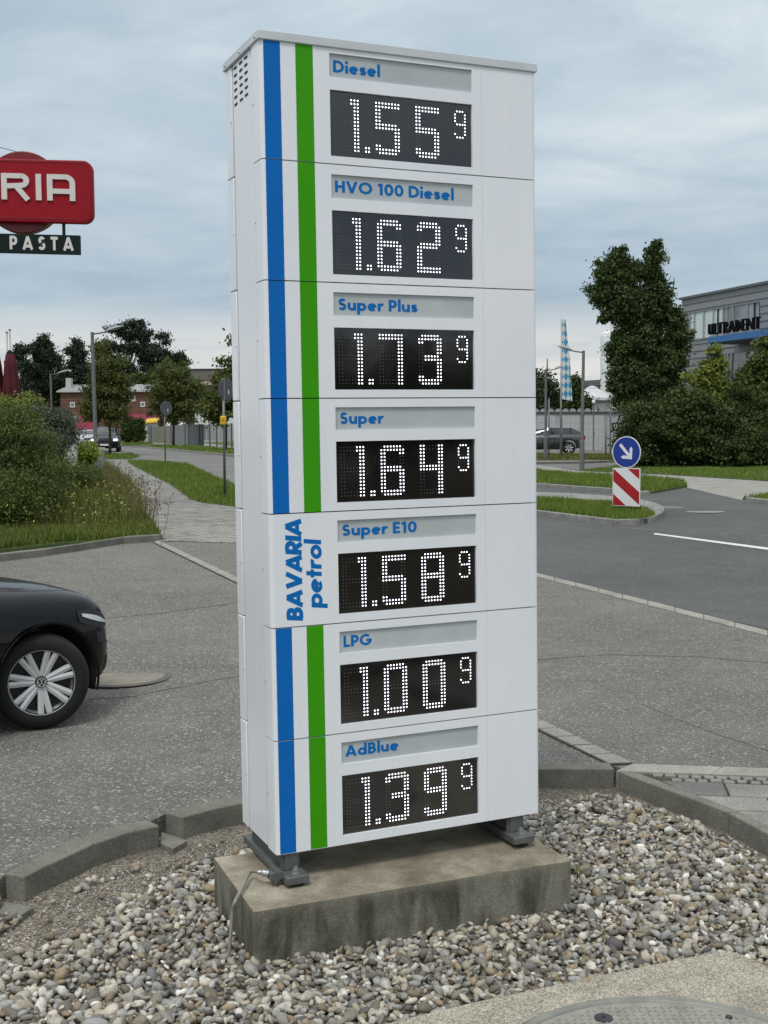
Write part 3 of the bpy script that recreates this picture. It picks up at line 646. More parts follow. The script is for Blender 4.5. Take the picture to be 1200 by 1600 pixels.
for k in range(7):
    fp = front_panel(k)
    stripe_rng = (JV[k] + (.0022 if k else .001), JV[k + 1] - .0022)
    if k != 4:
        for nm, a, b, m_ in (('blue_stripe', 0.0, .0695, M['blue']), ('green_stripe', .134, .2078, M['green'])):
            mb = MB(); mb.box(a, b, -.0007, -.0001, PZ(stripe_rng[1]), PZ(stripe_rng[0]), m_); mb.build(nm, m_, fp)
    # backlit label strip with its lettering
    lb = MB(); lb.box(UA - .004, UB + .004, .0085, .014, PZ(LAB[k][1]) - .004, PZ(LAB[k][0]) + .004); lab = lb.build('label_strip', M['acrylic'], pyl)
    text('lettering', NAMES[k], TX[k][0], TX[k][1], PZ(TBASE[k]), .0475, lambda a, b, e: (a, .0083 - e, b), M['ink'], lab, t=.215)
    # display
    sb = MB(); sb.box(UA - .004, UB + .004, .0125, .020, PZ(SCR[k][1]) - .004, PZ(SCR[k][0]) + .004); sc_ = sb.build('display_screen', M['screen'], pyl)
    vc = (SCR[k][0] + SCR[k][1]) / 2; vt = vc - 7 * PT; off = MB()
    for u0, ch in zip((.3048, .4880, .6712), PRICES[k]):
        pat = DIG[ch]; d = MB()
        for r_ in range(15):
            for c_ in range(8):
                if c_ in pat[r_]: led(d, u0 + c_ * PT, PZ(vt + r_ * PT), .0035, .0125)
                elif c_ in DIG['8'][r_] or (ch != '8' and c_ in (A8 if r_ in (0, 1, 13, 14, 6, 7) else [])): led(off, u0 + c_ * PT, PZ(vt + r_ * PT), .0018, .0125)
        d.build('digit', M['led'], sc_)
    d = MB()
    for r_ in (13, 14):
        for c_ in (0, 1): led(d, .4396 + c_ * .0138, PZ(vt + r_ * PT), .0036, .0125)
    d.build('decimal_point', M['led'], sc_)
    d = MB()
    for r_ in range(9):
        for c_ in range(5):
            u_ = .8490 + c_ * .01325 + (.004 if c_ == 0 else -.002 if c_ == 4 else 0)
            if c_ in S9[r_]: led(d, u_, PZ(vt + .001 + r_ * .01355), .0033, .0125)
            elif c_ in S8[r_]: led(off, u_, PZ(vt + .001 + r_ * .01355), .0018, .0125)
    d.build('small_digit', M['led'], sc_); off.build('unlit_dots', M['led_off'], sc_)
    mb = MB(); mb.box(.974, .9752, -.0004, .002, PZ(JV[k + 1] - .004), PZ(JV[k] + .004)); mb.build('panel_seam', M['cap'], fp)
    # rear tray, wrapping to the side
    mb = MB(); mb.box(-RC, W + RC, .385, DP, PZ(JV[k + 1]) + .002, PZ(JV[k]) - .002); mb.build('rear_panel', M['white'], pyl, bevel=.004)
    if k == 4:
        text('lettering', 'BAVARIA', 2.318 - 2.318 + PZ(2.318), PZ(1.9), .119, -.0695, lambda a, b, e: (b, -e, a), M['ink'], fp, t=.25, shear=.10, gap=.02)
        text('lettering', 'petrol', PZ(2.272), PZ(1.992), .2050, -.071, lambda a, b, e: (b, -e, a), M['ink'], fp, t=.215, shear=.10, gap=.04)
for k in range(7):
    for y_ in (.094, .395):
        mb = MB(); zc_s = PZ((JV[k] + JV[k + 1]) / 2 + .0); mb.tube([(-RC + .001, y_, zc_s), (-RC - .0025, y_, zc_s)], [.005, .0035], 10); mb.build('screw', M['bolt'], pyl, smooth=40)
mb = MB(); mb.box(-RC + .003, W + RC - .003, .126, .368, .002, HT - .002); side = mb.build('side_panel', M['white'], pyl, bevel=.002)
for ci, y0 in enumerate((.309, .232, .162)):
    for r_ in range(6):
        zz = PZ(.0195 + .0298 * r_ + (.0015 if ci < 2 else .0)); mb = MB(); xx = -RC + .0012; h = .0048; ya, yb = y0 + h, y0 + .043 - h
        pr = [(xx, ya - h * math.sin(R(a_)), zz + h * math.cos(R(a_))) for a_ in range(0, 181, 30)] + [(xx, yb + h * math.sin(R(a_)), zz - h * math.cos(R(a_))) for a_ in range(0, 181, 30)]
        mb.add(pr, [tuple(range(len(pr)))]); mb.build('vent_slot', M['rubber'], side)  # flat black shape: the shade inside the open slot is put into the colour
mb = MB(); mb.box(-.0245, W + .022, -.008, DP + .008, HT, HT + .0365); cap = mb.build('top_cap', M['cap'], pyl, bevel=.003)
for y_ in (.03, .235, .44):
    mb = MB(); mb.tube([(-.0243, y_, HT + .014), (-.028, y_, HT + .014)], [.006, .004], 10); mb.build('rivet', M['bolt'], cap, smooth=40)
# feet
GAPH = PB.z - .13
for x0, x1, ty in ((.0, .10, -.072), (1.072, 1.176, -.062)):
    f_ = MB(); f_.box(x0, x1, ty, .52, -GAPH + .014, -GAPH + .046); f_.box(x0 + .022, x1 - .022, .012, .46, -GAPH + .046, .0)
    f_.box(x0 + .01, x1 - .01, .02, .035, -GAPH + .046, .0); ft = f_.build('foot', M['galv'], pyl, bevel=.003)
    for y_ in (ty + .04, .47):
        b_ = MB(); xm = (x0 + x1) / 2 + .005; b_.cyl((xm, y_, -GAPH + .046), .019, .005, 16); b_.cyl((xm, y_, -GAPH + .051), .0145, .014, 6); b_.cyl((xm, y_, -GAPH + .065), .008, .010, 10); b_.build('bolt', M['bolt'], ft, smooth=30)
        w_ = MB(); w_.cyl((xm, y_, -GAPH - .001), .03, .015, 18); w_.build('rubber_pad', M['rubber'], ft, smooth=30)
gl = MB(); gl.box(-.055, .0, -.03, .02, -GAPH + .03, -GAPH + .062); gl.box(-.035, -.03, -.04, .05, -GAPH + .012, -GAPH + .075); gl.build('cable_clamp', M['galv'], pyl, bevel=.002)
gl = MB(); gl.tube([(-.052, .0, -GAPH + .052), (-.075, .012, -GAPH + .056)], .014, 12); gl.tube([(-.078, .0135, -GAPH + .057), (-.092, .02, -GAPH + .058)], .0105, 12); gl.build('cable_gland', M['bolt'], pyl, smooth=30)
# concrete block
a0, a1, a3 = Vector((-.519, 4.570)), Vector((.804, 5.107)), Vector((-.758, 5.17)); a2 = a1 + (a3 - a0)
blk = MB()
nx, ny = 26, 12
def bp(s_, t_, z_): q = a0 + (a1 - a0) * s_ + (a3 - a0) * t_; return (q.x - a0.x, q.y - a0.y, z_)
bm = bmesh.new(); bmesh.ops.create_cube(bm, size=1)
bmesh.ops.subdivide_edges(bm, edges=bm.edges[:], cuts=1, use_grid_fill=True)
bm.free()
blk.add([bp(0, 0, .13), bp(1, 0, .13), bp(1, 1, .13), bp(0, 1, .13), bp(0, 0, -.16), bp(1, 0, -.16), bp(1, 1, -.16), bp(0, 1, -.16)], [(0, 1, 2, 3), (4, 7, 6, 5), (0, 4, 5, 1), (1, 5, 6, 2), (2, 6, 7, 3), (3, 7, 4, 0)])
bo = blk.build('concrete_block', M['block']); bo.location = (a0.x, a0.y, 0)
bm = bmesh.new(); bm.from_mesh(bo.data); bmesh.ops.subdivide_edges(bm, edges=bm.edges[:], cuts=30, use_grid_fill=True)
from mathutils import noise as mnoise
eds = [(0, 0), (1, 0), (1, 1), (0, 1)]
for v in bm.verts:                                      # broken arrises
    p = v.co; n_ = mnoise.noise(p * 22) * .5 + mnoise.noise(p * 60) * .5
    loc = Vector((p.x, p.y)); ux, uy = (a1 - a0), (a3 - a0)
    s_, t_ = loc.dot(ux) / ux.length_squared, loc.dot(uy - ux * (uy.dot(ux) / ux.length_squared)) / (uy - ux * (uy.dot(ux) / ux.length_squared)).length_squared
    ds, dt, dzz = min(s_, 1 - s_) * ux.length, min(t_, 1 - t_) * uy.length, .13 - p.z
    k_ = sorted((max(ds, 0), max(dt, 0), max(dzz, 0)))
    e_ = math.exp(-k_[1] / .006)
    cen = Vector((ux.x / 2 + uy.x / 2, ux.y / 2 + uy.y / 2, p.z)); d_ = (cen - p).normalized()
    p += d_ * e_ * max(0, .003 + .007 * n_) ; p.z -= (e_ * max(0, .002 + .006 * n_) if dzz < .01 else 0)
    p += Vector((0, 0, 1)) * n_ * .0012 if dzz < .001 else Vector((0, 0, 0))
bm.to_mesh(bo.data); bm.free()
bo.data.polygons.foreach_set('use_smooth', [True] * len(bo.data.polygons)); bo.data.set_sharp_from_angle(angle=R(40))
tag(bo, 'weathered rectangular concrete block in the gravel carrying the price pylon', 'concrete block')
# grey cable from the clamp over the block's edge into the gravel
cp = [PM @ Vector((-.09, .019, -GAPH + .058)) + PB]
cp += [at(392, 1362, .165), at(383, 1377, .158), at(374, 1396, .145), at(367, 1409, .135)]
cp += [PY(363, 1424, 4.665), PY(361, 1451, 4.655), PY(359, 1475, 4.645), PY(358, 1492, 4.64)]
cv = []
for i in range(len(cp) - 1):                            # Catmull-Rom
    p0, p1, p2, p3 = cp[max(i - 1, 0)], cp[i], cp[i + 1], cp[min(i + 2, len(cp) - 1)]
    for q in range(5):
        t = q / 5; cv.append(.5 * ((2 * p1) + (p2 - p0) * t + (2 * p0 - 5 * p1 + 4 * p2 - p3) * t * t + (3 * p1 - p0 - 3 * p2 + p3) * t ** 3))
cv.append(cp[-1]); mb = MB(); mb.tube(cv, .0072, 10); tag(mb.build('power_cable', M['cable'], smooth=50), 'beige grey cable bending over the block edge down into the gravel', 'cable')

# ------------------------------------------------------------------ concrete surround with steel manhole cover, bottom right
SZ = -.06
def atz(px, py, z):
    d = ray(px, py); k = (z - CZ) / d.z; return Vector((d.x * k, d.y * k, z))
sur = [atz(a, b, SZ) for a, b in ((600, 1600), (760, 1562), (940, 1524), (1070, 1497), (1138, 1485), (1160, 1492), (1215, 1518))]
sur += [Vector((2.3, 3.6, SZ)), Vector((2.6, 2.2, SZ)), Vector((-.6, 2.2, SZ)), Vector((-.35, 3.6, SZ))]
far_ = atz(1003, 1560, SZ); RCV = .62; cc = Vector((far_.x, far_.y - RCV, SZ))
tm = thing('manhole', 'round steel tread plate manhole cover set in pale washed concrete at bottom right', 'manhole cover', cc)
n = 72; ring = [cc + Vector((math.cos(2 * math.pi * i / n), math.sin(2 * math.pi * i / n), 0)) * (RCV + .012) for i in range(n)]
bm = bmesh.new()
ov = [bm.verts.new(p - cc) for p in sur]; rv = [bm.verts.new(p - cc) for p in ring]
oe = [bm.edges.new((ov[i], ov[(i + 1) % len(ov)])) for i in range(len(ov))]; re_ = [bm.edges.new((rv[i], rv[(i + 1) % n])) for i in range(n)]
bmesh.ops.triangle_fill(bm, use_beauty=True, edges=oe + re_)
lo = [bm.verts.new(v.co - Vector((0, 0, .1))) for v in ov]
for i in range(len(ov)): bm.faces.new((ov[i], ov[(i + 1) % len(ov)], lo[(i + 1) % len(ov)], lo[i]))
lr = [bm.verts.new(v.co - Vector((0, 0, .03))) for v in rv]
for i in range(n): bm.faces.new((rv[i], rv[(i + 1) % n], lr[(i + 1) % n], lr[i]))
bmesh.ops.recalc_face_normals(bm, faces=bm.faces)
me = bpy.data.meshes.new('concrete_surround'); bm.to_mesh(me); bm.free(); me.materials.append(M['surround']); so_ = link_obj('concrete_surround', me, tm)
for p in me.polygons:
    if abs(p.normal.z) > .9 and p.normal.z < 0: p.flip()
mb = MB(); mb.lathe([(0.001, .004), (RCV - .035, .004)], n); mb.build('cover_plate', M['tread'], tm)
mb = MB(); mb.lathe([(RCV - .034, .004), (RCV - .030, .010), (RCV - .006, .012), (RCV, .006), (RCV, -.02)], n); mb.build('cover_frame', M['tread_edge'], tm, smooth=40)
mb = MB(); pt = .027
for i in range(-23, 24):
    for j in range(-4, 24):
        x_, y_ = (i * pt), (j * pt)
        if math.hypot(x_, y_) > RCV - .055 or y_ < -.1: continue
        a_ = R(28) if (i + j) % 2 else R(118); ca, sa = math.cos(a_), math.sin(a_); L_, w_ = .0115, .0034
        q = [(-L_, 0), (-L_ * .5, -w_), (L_ * .5, -w_), (L_, 0), (L_ * .5, w_), (-L_ * .5, w_)]
        top = [(x_ + (u * ca - v * sa) * .8, y_ + (u * sa + v * ca) * .8, .0072) for u, v in q]; bt = [(x_ + u * ca - v * sa, y_ + u * sa + v * ca, .0040) for u, v in q]
        mb.add(top + bt, [tuple(range(6))] + [(k, (k + 1) % 6, 6 + (k + 1) % 6, 6 + k) for k in range(6)])
o = mb.build('tread_pattern', M['tread'], tm); o['kind'] = 'stuff'
for (px_, py_), r_ in (((943, 1593), .032), ((1139, 1592), .012)):
    p = atz(px_, py_, SZ) - cc; mb = MB(); mb.lathe([(0.0005, .011), (r_ * .8, .011), (r_, .008), (r_, .003)], 24, c=(p.x, p.y, 0)); pg = mb.build('lock_plug', M['darkplug'], tm, smooth=40)
    if r_ > .02:
        mb = MB(); mb.add([(p.x - .010, p.y - .007, .0125), (p.x + .010, p.y - .007, .0125), (p.x, p.y + .010, .0125)], [(0, 1, 2)]); mb.build('arrow_mark', M['rubber'], pg)
# manhole in the forecourt behind the car
mc = at(190, 1057.5); mt = thing('manhole', 'concrete filled round manhole cover in the forecourt asphalt beside the car', 'manhole cover', mc)
rr_ = (at(268, 1056) - mc).length
mb = MB(); mb.lathe([(0.001, .004), (rr_ * .86, .004)], 40); mb.build('cover_plate', M['mh_fill'], mt)
mb = MB(); mb.lathe([(rr_ * .86, .002), (rr_ * .865, .006), (rr_ * .90, .006), (rr_ * .905, .003), (rr_ * .93, .003), (rr_ * .935, .006), (rr_, .006), (rr_ * 1.01, .001)], 40); mb.build('cast_frame', M['cast'], mt)
for q, s in (((1083, 795), .9), ((1102, 800), .9)):
    c0 = at(*q); mb = MB(); mb.lathe([(0.001, .012), (.33, .012), (.34, .008)], 24); o = mb.build('street_manhole', M['kerb_far'] if q[0] > 1090 else M['roadfar']); o.location = (c0.x, c0.y, c0.z)
    tag(o, 'flat round pale manhole cover in the street right of the sign' if q[0] > 1090 else 'small flat manhole cover in the street just beyond the island tip', 'manhole cover')
    if q[0] < 1090: o.location = at(1040, 793)

# ------------------------------------------------------------------ gravel
def ico(sub):
    bm = bmesh.new(); bmesh.ops.create_icosphere(bm, subdivisions=sub, radius=1)
    v = np.array([q.co[:] for q in bm.verts]); f = np.array([[l.index for l in p.verts] for p in bm.faces]); bm.free(); return v, f
def in_poly(xy, poly):
    x_, y_ = xy[:, 0], xy[:, 1]; ins = np.zeros(len(xy), bool); n = len(poly); j = n - 1
    for i in range(n):
        xi, yi, xj, yj = *poly[i], *poly[j]
        c = ((yi > y_) != (yj > y_)) & (x_ < (xj - xi) * (y_ - yi) / ((yj - yi) + 1e-12) + xi); ins ^= c; j = i
    return ins
def xy(pts): return [(p[0], p[1]) for p in pts]
bedp = xy([(-3.2, 3.2)] + pix((-160, 1500), (-50, 1440), (5, 1400), (40, 1402), (85, 1375), (146, 1345), (249, 1312), (290, 1305), (347, 1285), (384, 1280), (640, 1240), (840, 1222), (961, 1220), (1089, 1262), (1200, 1316), (1440, 1470)) + [(4.2, 3.2), (4.2, 2.7), (-3.2, 2.7)])
blockp = [(a0.x + .01, a0.y + .01), (a1.x - .01, a1.y + .01), (a2.x, a2.y), (a3.x + .01, a3.y)]
surp = [(p.x, p.y) for p in sur]
grit_zone = [xy(pix((20, 1415), (90, 1372), (250, 1312), (300, 1302), (384, 1275), (384, 1300), (300, 1325), (262, 1345), (235, 1352), (200, 1372), (160, 1402), (100, 1435), (50, 1448), (-60, 1500), (-120, 1480))),
             xy(pix((835, 1215), (905, 1217), (905, 1232), (870, 1240), (835, 1250), (700, 1262), (640, 1240)))]
def pebble_positions(spacing, layers):
    P_ = []
    for L_ in range(layers):
        gx = np.arange(-3.0, 4.2, spacing); gy = np.arange(3.25, 7.4, spacing)
        X, Y = np.meshgrid(gx, gy); X = X.ravel() + rng.uniform(-.5, .5, X.size) * spacing + L_ * spacing * .5; Y = Y.ravel() + rng.uniform(-.5, .5, Y.size) * spacing + L_ * spacing * .5
        Z = np.full(X.size, -.098 + L_ * .014) + rng.uniform(-.010, .014, X.size)
        P_.append(np.c_[X, Y, Z])
    P_ = np.vstack(P_); q = P_[:, :2]
    # only what the frame (with a generous margin) can see
    ang = np.abs(q[:, 0]) < q[:, 1] * .40 + .35
    k = in_poly(q, bedp) & ~in_poly(q, blockp) & ~in_poly(q, surp) & ang & (q[:, 1] > 3.35)
    g = np.zeros(len(q), bool)
    for z_ in grit_zone: g |= in_poly(q, z_)
    k &= ~(g & (rng.random(len(q)) > .05)); return P_[k]
def pebbles(name, pos, sub, smin, smax, mat):
    v, f = ico(sub); n = len(pos); nv = len(v)
    base = rng.lognormal(math.log((smin + smax) / 2.15), .36, n).clip(smin * .75, smax * 1.4)
    ax = np.c_[base * rng.uniform(1.0, 1.7, n), base * rng.uniform(.72, 1.0, n), base * rng.uniform(.42, .72, n)]
    verts = np.empty((n, nv, 3), np.float32)
    # lumpy shapes: low-frequency warp from a few random directions
    for s_ in range(0, n, 2000):
        e = min(n, s_ + 2000); m = e - s_; disp = np.ones((m, nv))
        for _ in range(3):
            d = rng.normal(size=(m, 3)); d /= np.linalg.norm(d, axis=1, keepdims=True); a = np.einsum('nk,vk->mv'.replace('n', 'm'), d, v)
            disp += rng.uniform(-.20, .14, (m, 1)) * np.maximum(a - .15, 0)
        loc = v[None] * disp[..., None] * ax[s_:e, None, :]
        yaw = rng.uniform(0, 2 * math.pi, m); til = rng.normal(0, .5, m); rol = rng.normal(0, .5, m)
        c_, s2 = np.cos(til), np.sin(til); x_, y_, z_ = loc[..., 0], loc[..., 1], loc[..., 2]
        y2, z2 = y_ * c_[:, None] - z_ * s2[:, None], y_ * s2[:, None] + z_ * c_[:, None]
        c_, s2 = np.cos(rol), np.sin(rol); x3, z3 = x_ * c_[:, None] + z2 * s2[:, None], -x_ * s2[:, None] + z2 * c_[:, None]
        c_, s2 = np.cos(yaw), np.sin(yaw); x4, y4 = x3 * c_[:, None] - y2 * s2[:, None], x3 * s2[:, None] + y2 * c_[:, None]
        verts[s_:e] = np.stack([x4, y4, z3], -1) + pos[s_:e, None, :]
    faces = (f[None] + (np.arange(n) * nv)[:, None, None]).ravel()
    return big_mesh(name, verts.reshape(-1, 3), faces, 3, mat, smooth=True)
pp = pebble_positions(.0325, 2); near = pp[:, 1] < 4.3
o = pebbles('gravel', pp[near], 2, .0105, .0215, M['pebble']); tag(o, 'rounded river pebbles in front of the concrete block', 'gravel', None, 'stuff')
o = pebbles('gravel', pp[~near], 1, .0110, .0225, M['pebble']); tag(o, 'rounded river pebbles around and behind the concrete block', 'gravel', None, 'stuff')
gp = []
for z_ in grit_zone:
    a_ = np.array(z_); q = rng.uniform(a_.min(0), a_.max(0), (9000, 2)); q = q[in_poly(q, z_) & in_poly(q, bedp)]; gp.append(np.c_[q, np.full(len(q), -.103)])
gp = np.vstack(gp); o = pebbles('grit', gp[:7000], 1, .0025, .006, M['pebble']); tag(o, 'fine sandy grit along the kerbs of the gravel bed', 'grit', None, 'stuff')

# ------------------------------------------------------------------ vegetation
def leaves(name, pts, size, mat, parent=None, up=.0, loc=(0, 0, 0), aspect=.55):
    """pts: n x 3 leaf centres; each leaf a bent pair of triangles (a quad)"""
    n = len(pts); d = rng.normal(size=(n, 3)); d[:, 2] += up; d /= np.linalg.norm(d, axis=1, keepdims=True)
    e = np.cross(d, rng.normal(size=(n, 3))); e /= np.linalg.norm(e, axis=1, keepdims=True)
    s_ = (size * rng.uniform(.6, 1.3, n))[:, None]
    v = np.stack([pts - d * s_, pts + e * s_ * aspect, pts + d * s_, pts - e * s_ * aspect], 1).reshape(-1, 3)
    return big_mesh(name, v - np.array(loc), np.arange(4 * n), 4, mat, parent)
def blob_points(blobs, n, shell=.55, clump=0.0, ncl=0):
    """blobs: (x,y,z,rx,ry,rz). Points gathered in clumps, denser towards the outside"""
    vol = np.array([b[3] * b[4] * b[5] for b in blobs]) ** .8; vol /= vol.sum(); out = []
    for b, w_ in zip(blobs, vol):
        m = max(8, int(n * w_)); c, r3 = np.array(b[:3]), np.array(b[3:])
        if ncl:
            k = max(3, int(ncl * w_)); cd = rng.normal(size=(k, 3)); cd /= np.linalg.norm(cd, axis=1, keepdims=True); cr = rng.uniform(shell, 1, (k, 1))
            cen = c + cd * cr * r3; idx = rng.integers(0, k, m); sz = rng.uniform(.5, 1.25, k)
            p = cen[idx] + rng.normal(size=(m, 3)) * clump * sz[idx, None] * np.array([1, 1, .7])
        else:
            d = rng.normal(size=(m, 3)); d /= np.linalg.norm(d, axis=1, keepdims=True); p = c + d * rng.uniform(shell, 1, (m, 1)) ** .7 * r3
        out.append(p)
    return np.vstack(out)
def pblob(px, py, Y, wpx, hpx, dpt=None):
    p = PY(px, py, Y); k = Y / F; return (p.x, Y, p.z, wpx * k, (dpt if dpt else wpx * k), hpx * k)
def tree(name, label, cat, base, blobs, n, size, mat, trunk_r, clump, ncl, group=None, shell=.35, branches=6, lean=None, up=0., top=None):
    t = thing(name, label, cat, base, 0, group)
    b0 = np.array(base); cen = np.mean([b[:3] for b in blobs], 0); topz = top if top else max(b[2] for b in blobs)
    mb = MB(); tp_ = Vector((cen[0], cen[1], topz)); bs = Vector(base)
    mid = bs.lerp(tp_, .45) + Vector((random.uniform(-.1, .1), 0, 0))
    mb.tube([bs, bs.lerp(mid, .5), mid, tp_], [trunk_r, trunk_r * .85, trunk_r * .65, trunk_r * .2], 7)
    for b in blobs[:branches + 6]:
        q = Vector(b[:3]); s_ = bs.lerp(tp_, min(.9, max(.25, (q.z - bs.z) / max(tp_.z - bs.z, .1) * .6)))
        mb.tube([s_, s_.lerp(q, .5) + Vector((0, 0, .1)), q], [trunk_r * .4, trunk_r * .25, trunk_r * .08], 5)
    mb.build('trunk', M['bark'], t, base, smooth=True)
    leaves('crown', blob_points(blobs, n, shell, clump, ncl), size, mat, t, up, base)
    return t
def shrub(name, label, cat, base, blobs, n, size, mat, clump, ncl, group=None, shell=.3, stems=8):
    t = thing(name, label, cat, base, 0, group); mb = MB(); bs = Vector(base)
    for b in blobs[:stems]:
        q = Vector(b[:3]); s_ = Vector((q.x * .6 + bs.x * .4, q.y * .6 + bs.y * .4, gh(q.y))); mb.tube([s_, s_.lerp(q, .6), q], [.03, .02, .008], 4)
    mb.build('stems', M['bark'], t, base); leaves('foliage', blob_points(blobs, n, shell, clump, ncl), size, mat, t, .2, base)
    return t
def grass(name, polys, n, h, mat, label, wd=.006, hz=0.0, cat='grass', bend=.5):
    out = []
    for poly in polys:
        a_ = np.array(poly); q = rng.uniform(a_.min(0), a_.max(0), (int(n * 3), 2)); q = q[in_poly(q, poly)][:n]; out.append(q)
    q = np.vstack(out); m = len(q); z = np.interp(q[:, 1], GY, GZ) + hz
    hh = h * rng.uniform(.45, 1.25, m) * (0.7 + .6 * (np.sin(q[:, 0] * 3.1 + 1) * np.cos(q[:, 1] * 2.3) * .5 + .5))
    th = rng.uniform(0, 2 * math.pi, m); dx, dy = np.cos(th) * wd * 2, np.sin(th) * wd * 2; ph = rng.uniform(0, 2 * math.pi, m); b_ = hh * bend * rng.uniform(.1, 1, m)
    v = np.stack([np.c_[q[:, 0] - dx, q[:, 1] - dy, z], np.c_[q[:, 0] + dx, q[:, 1] + dy, z], np.c_[q[:, 0] + np.cos(ph) * b_, q[:, 1] + np.sin(ph) * b_, z + hh]], 1).reshape(-1, 3)
    return tag(big_mesh(name, v, np.arange(3 * m), 3, mat), label, cat, None, 'stuff')

for (px_, py_), lab in (((1137, 1283), 'small green weed tuft at the joint of the diagonal kerb'), ((1062, 1258), 'tiny weed growing against the diagonal kerb'), ((905, 1372), 'small grass tuft beside the right end of the concrete block'), ((985, 1228), 'tiny weed among the pebbles near the kerb corner')):
    b_ = atz(px_, py_, -.095); n_ = 16; mb = MB()
    for q in range(n_):
        a_ = random.uniform(0, 6.28); L_ = random.uniform(.03, .07); e_ = (math.cos(a_) * L_ * .6, math.sin(a_) * L_ * .6, L_); w_ = .0025
        mb.add([(-w_, 0, 0), (w_, 0, 0), (e_[0] * .5 + w_, e_[1] * .5, e_[2] * .65), e_, (e_[0] * .5 - w_, e_[1] * .5, e_[2] * .65)], [(0, 1, 2, 3, 4)])
    o = mb.build('weed', M['grass']); o.location = b_; tag(o, lab, 'weed')
lf = []
for q in range(60):
    x_, y_ = random.uniform(-1.9, 2.3), random.uniform(3.8, 6.8)
    if in_poly(np.array([[x_, y_]]), bedp)[0] and not in_poly(np.array([[x_, y_]]), blockp)[0] and not in_poly(np.array([[x_, y_]]), surp)[0]: lf.append((x_, y_, -.058 + random.uniform(0, .01)))
x = NT('dead_leaves'); x.col(x.ramp(island(x), [(0, (.10, .05, .025)), (.5, (.20, .12, .05)), (1, (.30, .22, .10))])); x.set(Roughness=.8)
tag(leaves('dead_leaves', np.array(lf), .016, x.m, up=2.5), 'dry brown leaves scattered over the pebbles', 'leaves', None, 'stuff')
# -- traffic island with kerb, grass and keep-right sign
isl_k = [(700, 791), (835, 806.5), (900, 815), (965.7, 823), (1000, 821), (1020, 817), (1034, 811), (1038.5, 806), (1036, 800), (1026, 795), (1008, 790), (985, 786), (950, 782.5), (893, 778.5), (835, 776), (700, 766)]
isl_in = [(700, 786), (835, 796), (900, 803.5), (964, 811), (998, 810.5), (1012, 808.5), (1021, 805.5), (1024.5, 803), (1022, 800), (1014, 796.5), (1002, 793), (983, 789), (950, 785.5), (893, 781.5), (835, 779), (700, 769)]
base = at(965, 815); ti = thing('island_kerb', 'pale rounded concrete kerb stones around the grassy traffic island', 'kerb', base)
HK = .11
for i in range(len(isl_k)):
    j = (i + 1) % len(isl_k)
    a, b = at(*isl_k[i]), at(*isl_k[j])
    # top edge sits on the same pixels seen at the top of the kerb: raise and let the outer face drop to the street
    c, d = at(*isl_in[j], HK), at(*isl_in[i], HK)
    def shr(p, q): return Vector((p.x, p.y, gh(p.y) + HK))
    a, b = shr(a, 0), shr(b, 0)
    g = .004; a2_, b2_ = a.lerp(b, g), b.lerp(a, g); c2_, d2_ = c.lerp(d, g), d.lerp(c, g)
    mb = MB(); mb.add([a2_, b2_, c2_, d2_] + [q - Vector((0, 0, .13)) for q in (a2_, b2_, c2_, d2_)], [(0, 1, 2, 3), (0, 4, 5, 1), (1, 5, 6, 2), (3, 2, 6, 7), (0, 3, 7, 4)]); mb.build('kerb_stone', M['kerb_far'], ti, base, bevel=.012)
ip = xy([at(*q, HK) for q in isl_in]); sheet('island_soil', ip, .095, M['turf'])
grass('grass', [ip], 26000, .085, M['grass'], 'bright green grass on the traffic island', .004, .09)
sb_ = at(978, 797, .1); ts = thing('keep_right_sign', 'round blue keep right sign above a red and white striped panel on the island', 'traffic sign', sb_, R(-40))
DI = sb_.y; pm = F / sb_.y
zc_ = PY(977, 706.5, DI).z - sb_.z; rd = 24.8 / pm
mb = MB(); mb.tube([(0, .03, -.1), (0, .03, zc_ + rd * .6)], .024, 10); mb.build('post', M['polemetal'], ts, smooth=True)
mb = MB(); mb.lathe([(0.001, 0), (rd, 0), (rd, .012), (0.001, .012)], 40, axis='y'); dk = mb.build('disc', M['twhite'], ts); dk.location = (0, 0, zc_)
mb = MB(); mb.lathe([(0.001, -.002), (rd * .94, -.002), (rd * .94, .0005)], 40, axis='y'); mb.build('blue_face', M['tblue'], dk)
mb = MB(); u = rd
def rot2(p, a_): return (p[0] * math.cos(a_) - p[1] * math.sin(a_), p[0] * math.sin(a_) + p[1] * math.cos(a_))
ar = [(-.62, .11), (.28, .11), (.28, .34) , (.62, .0), (.28, -.34), (.28, -.11), (-.62, -.11)]
shaft = [(-.66, .10), (.46, .10), (.46, -.10), (-.66, -.10)]
head1 = [(.60, .0), (.47, .13), (.12, .47), (-.04, .47), (.02, .27), (.36, -.0)]
for poly, l_ in ((shaft, -.0035), (head1, -.0041), ([(a_, -b_) for a_, b_ in head1][::-1], -.0044)):
    q = [rot2(p, R(-48)) for p in poly]; mb.add([(p[0] * u, l_, p[1] * u) for p in q], [tuple(range(len(q)))])
mb.build('arrow', M['twhite'], dk)
pw, ph0, ph1 = 18.3 / pm / math.cos(R(40)), PY(977, 791, DI).z - sb_.z, PY(977, 731.5, DI).z - sb_.z
mb = MB(); mb.box(-pw, pw, 0, .02, ph0, ph1); pn = mb.build('striped_panel', M['twhite'], ts, bevel=.003)
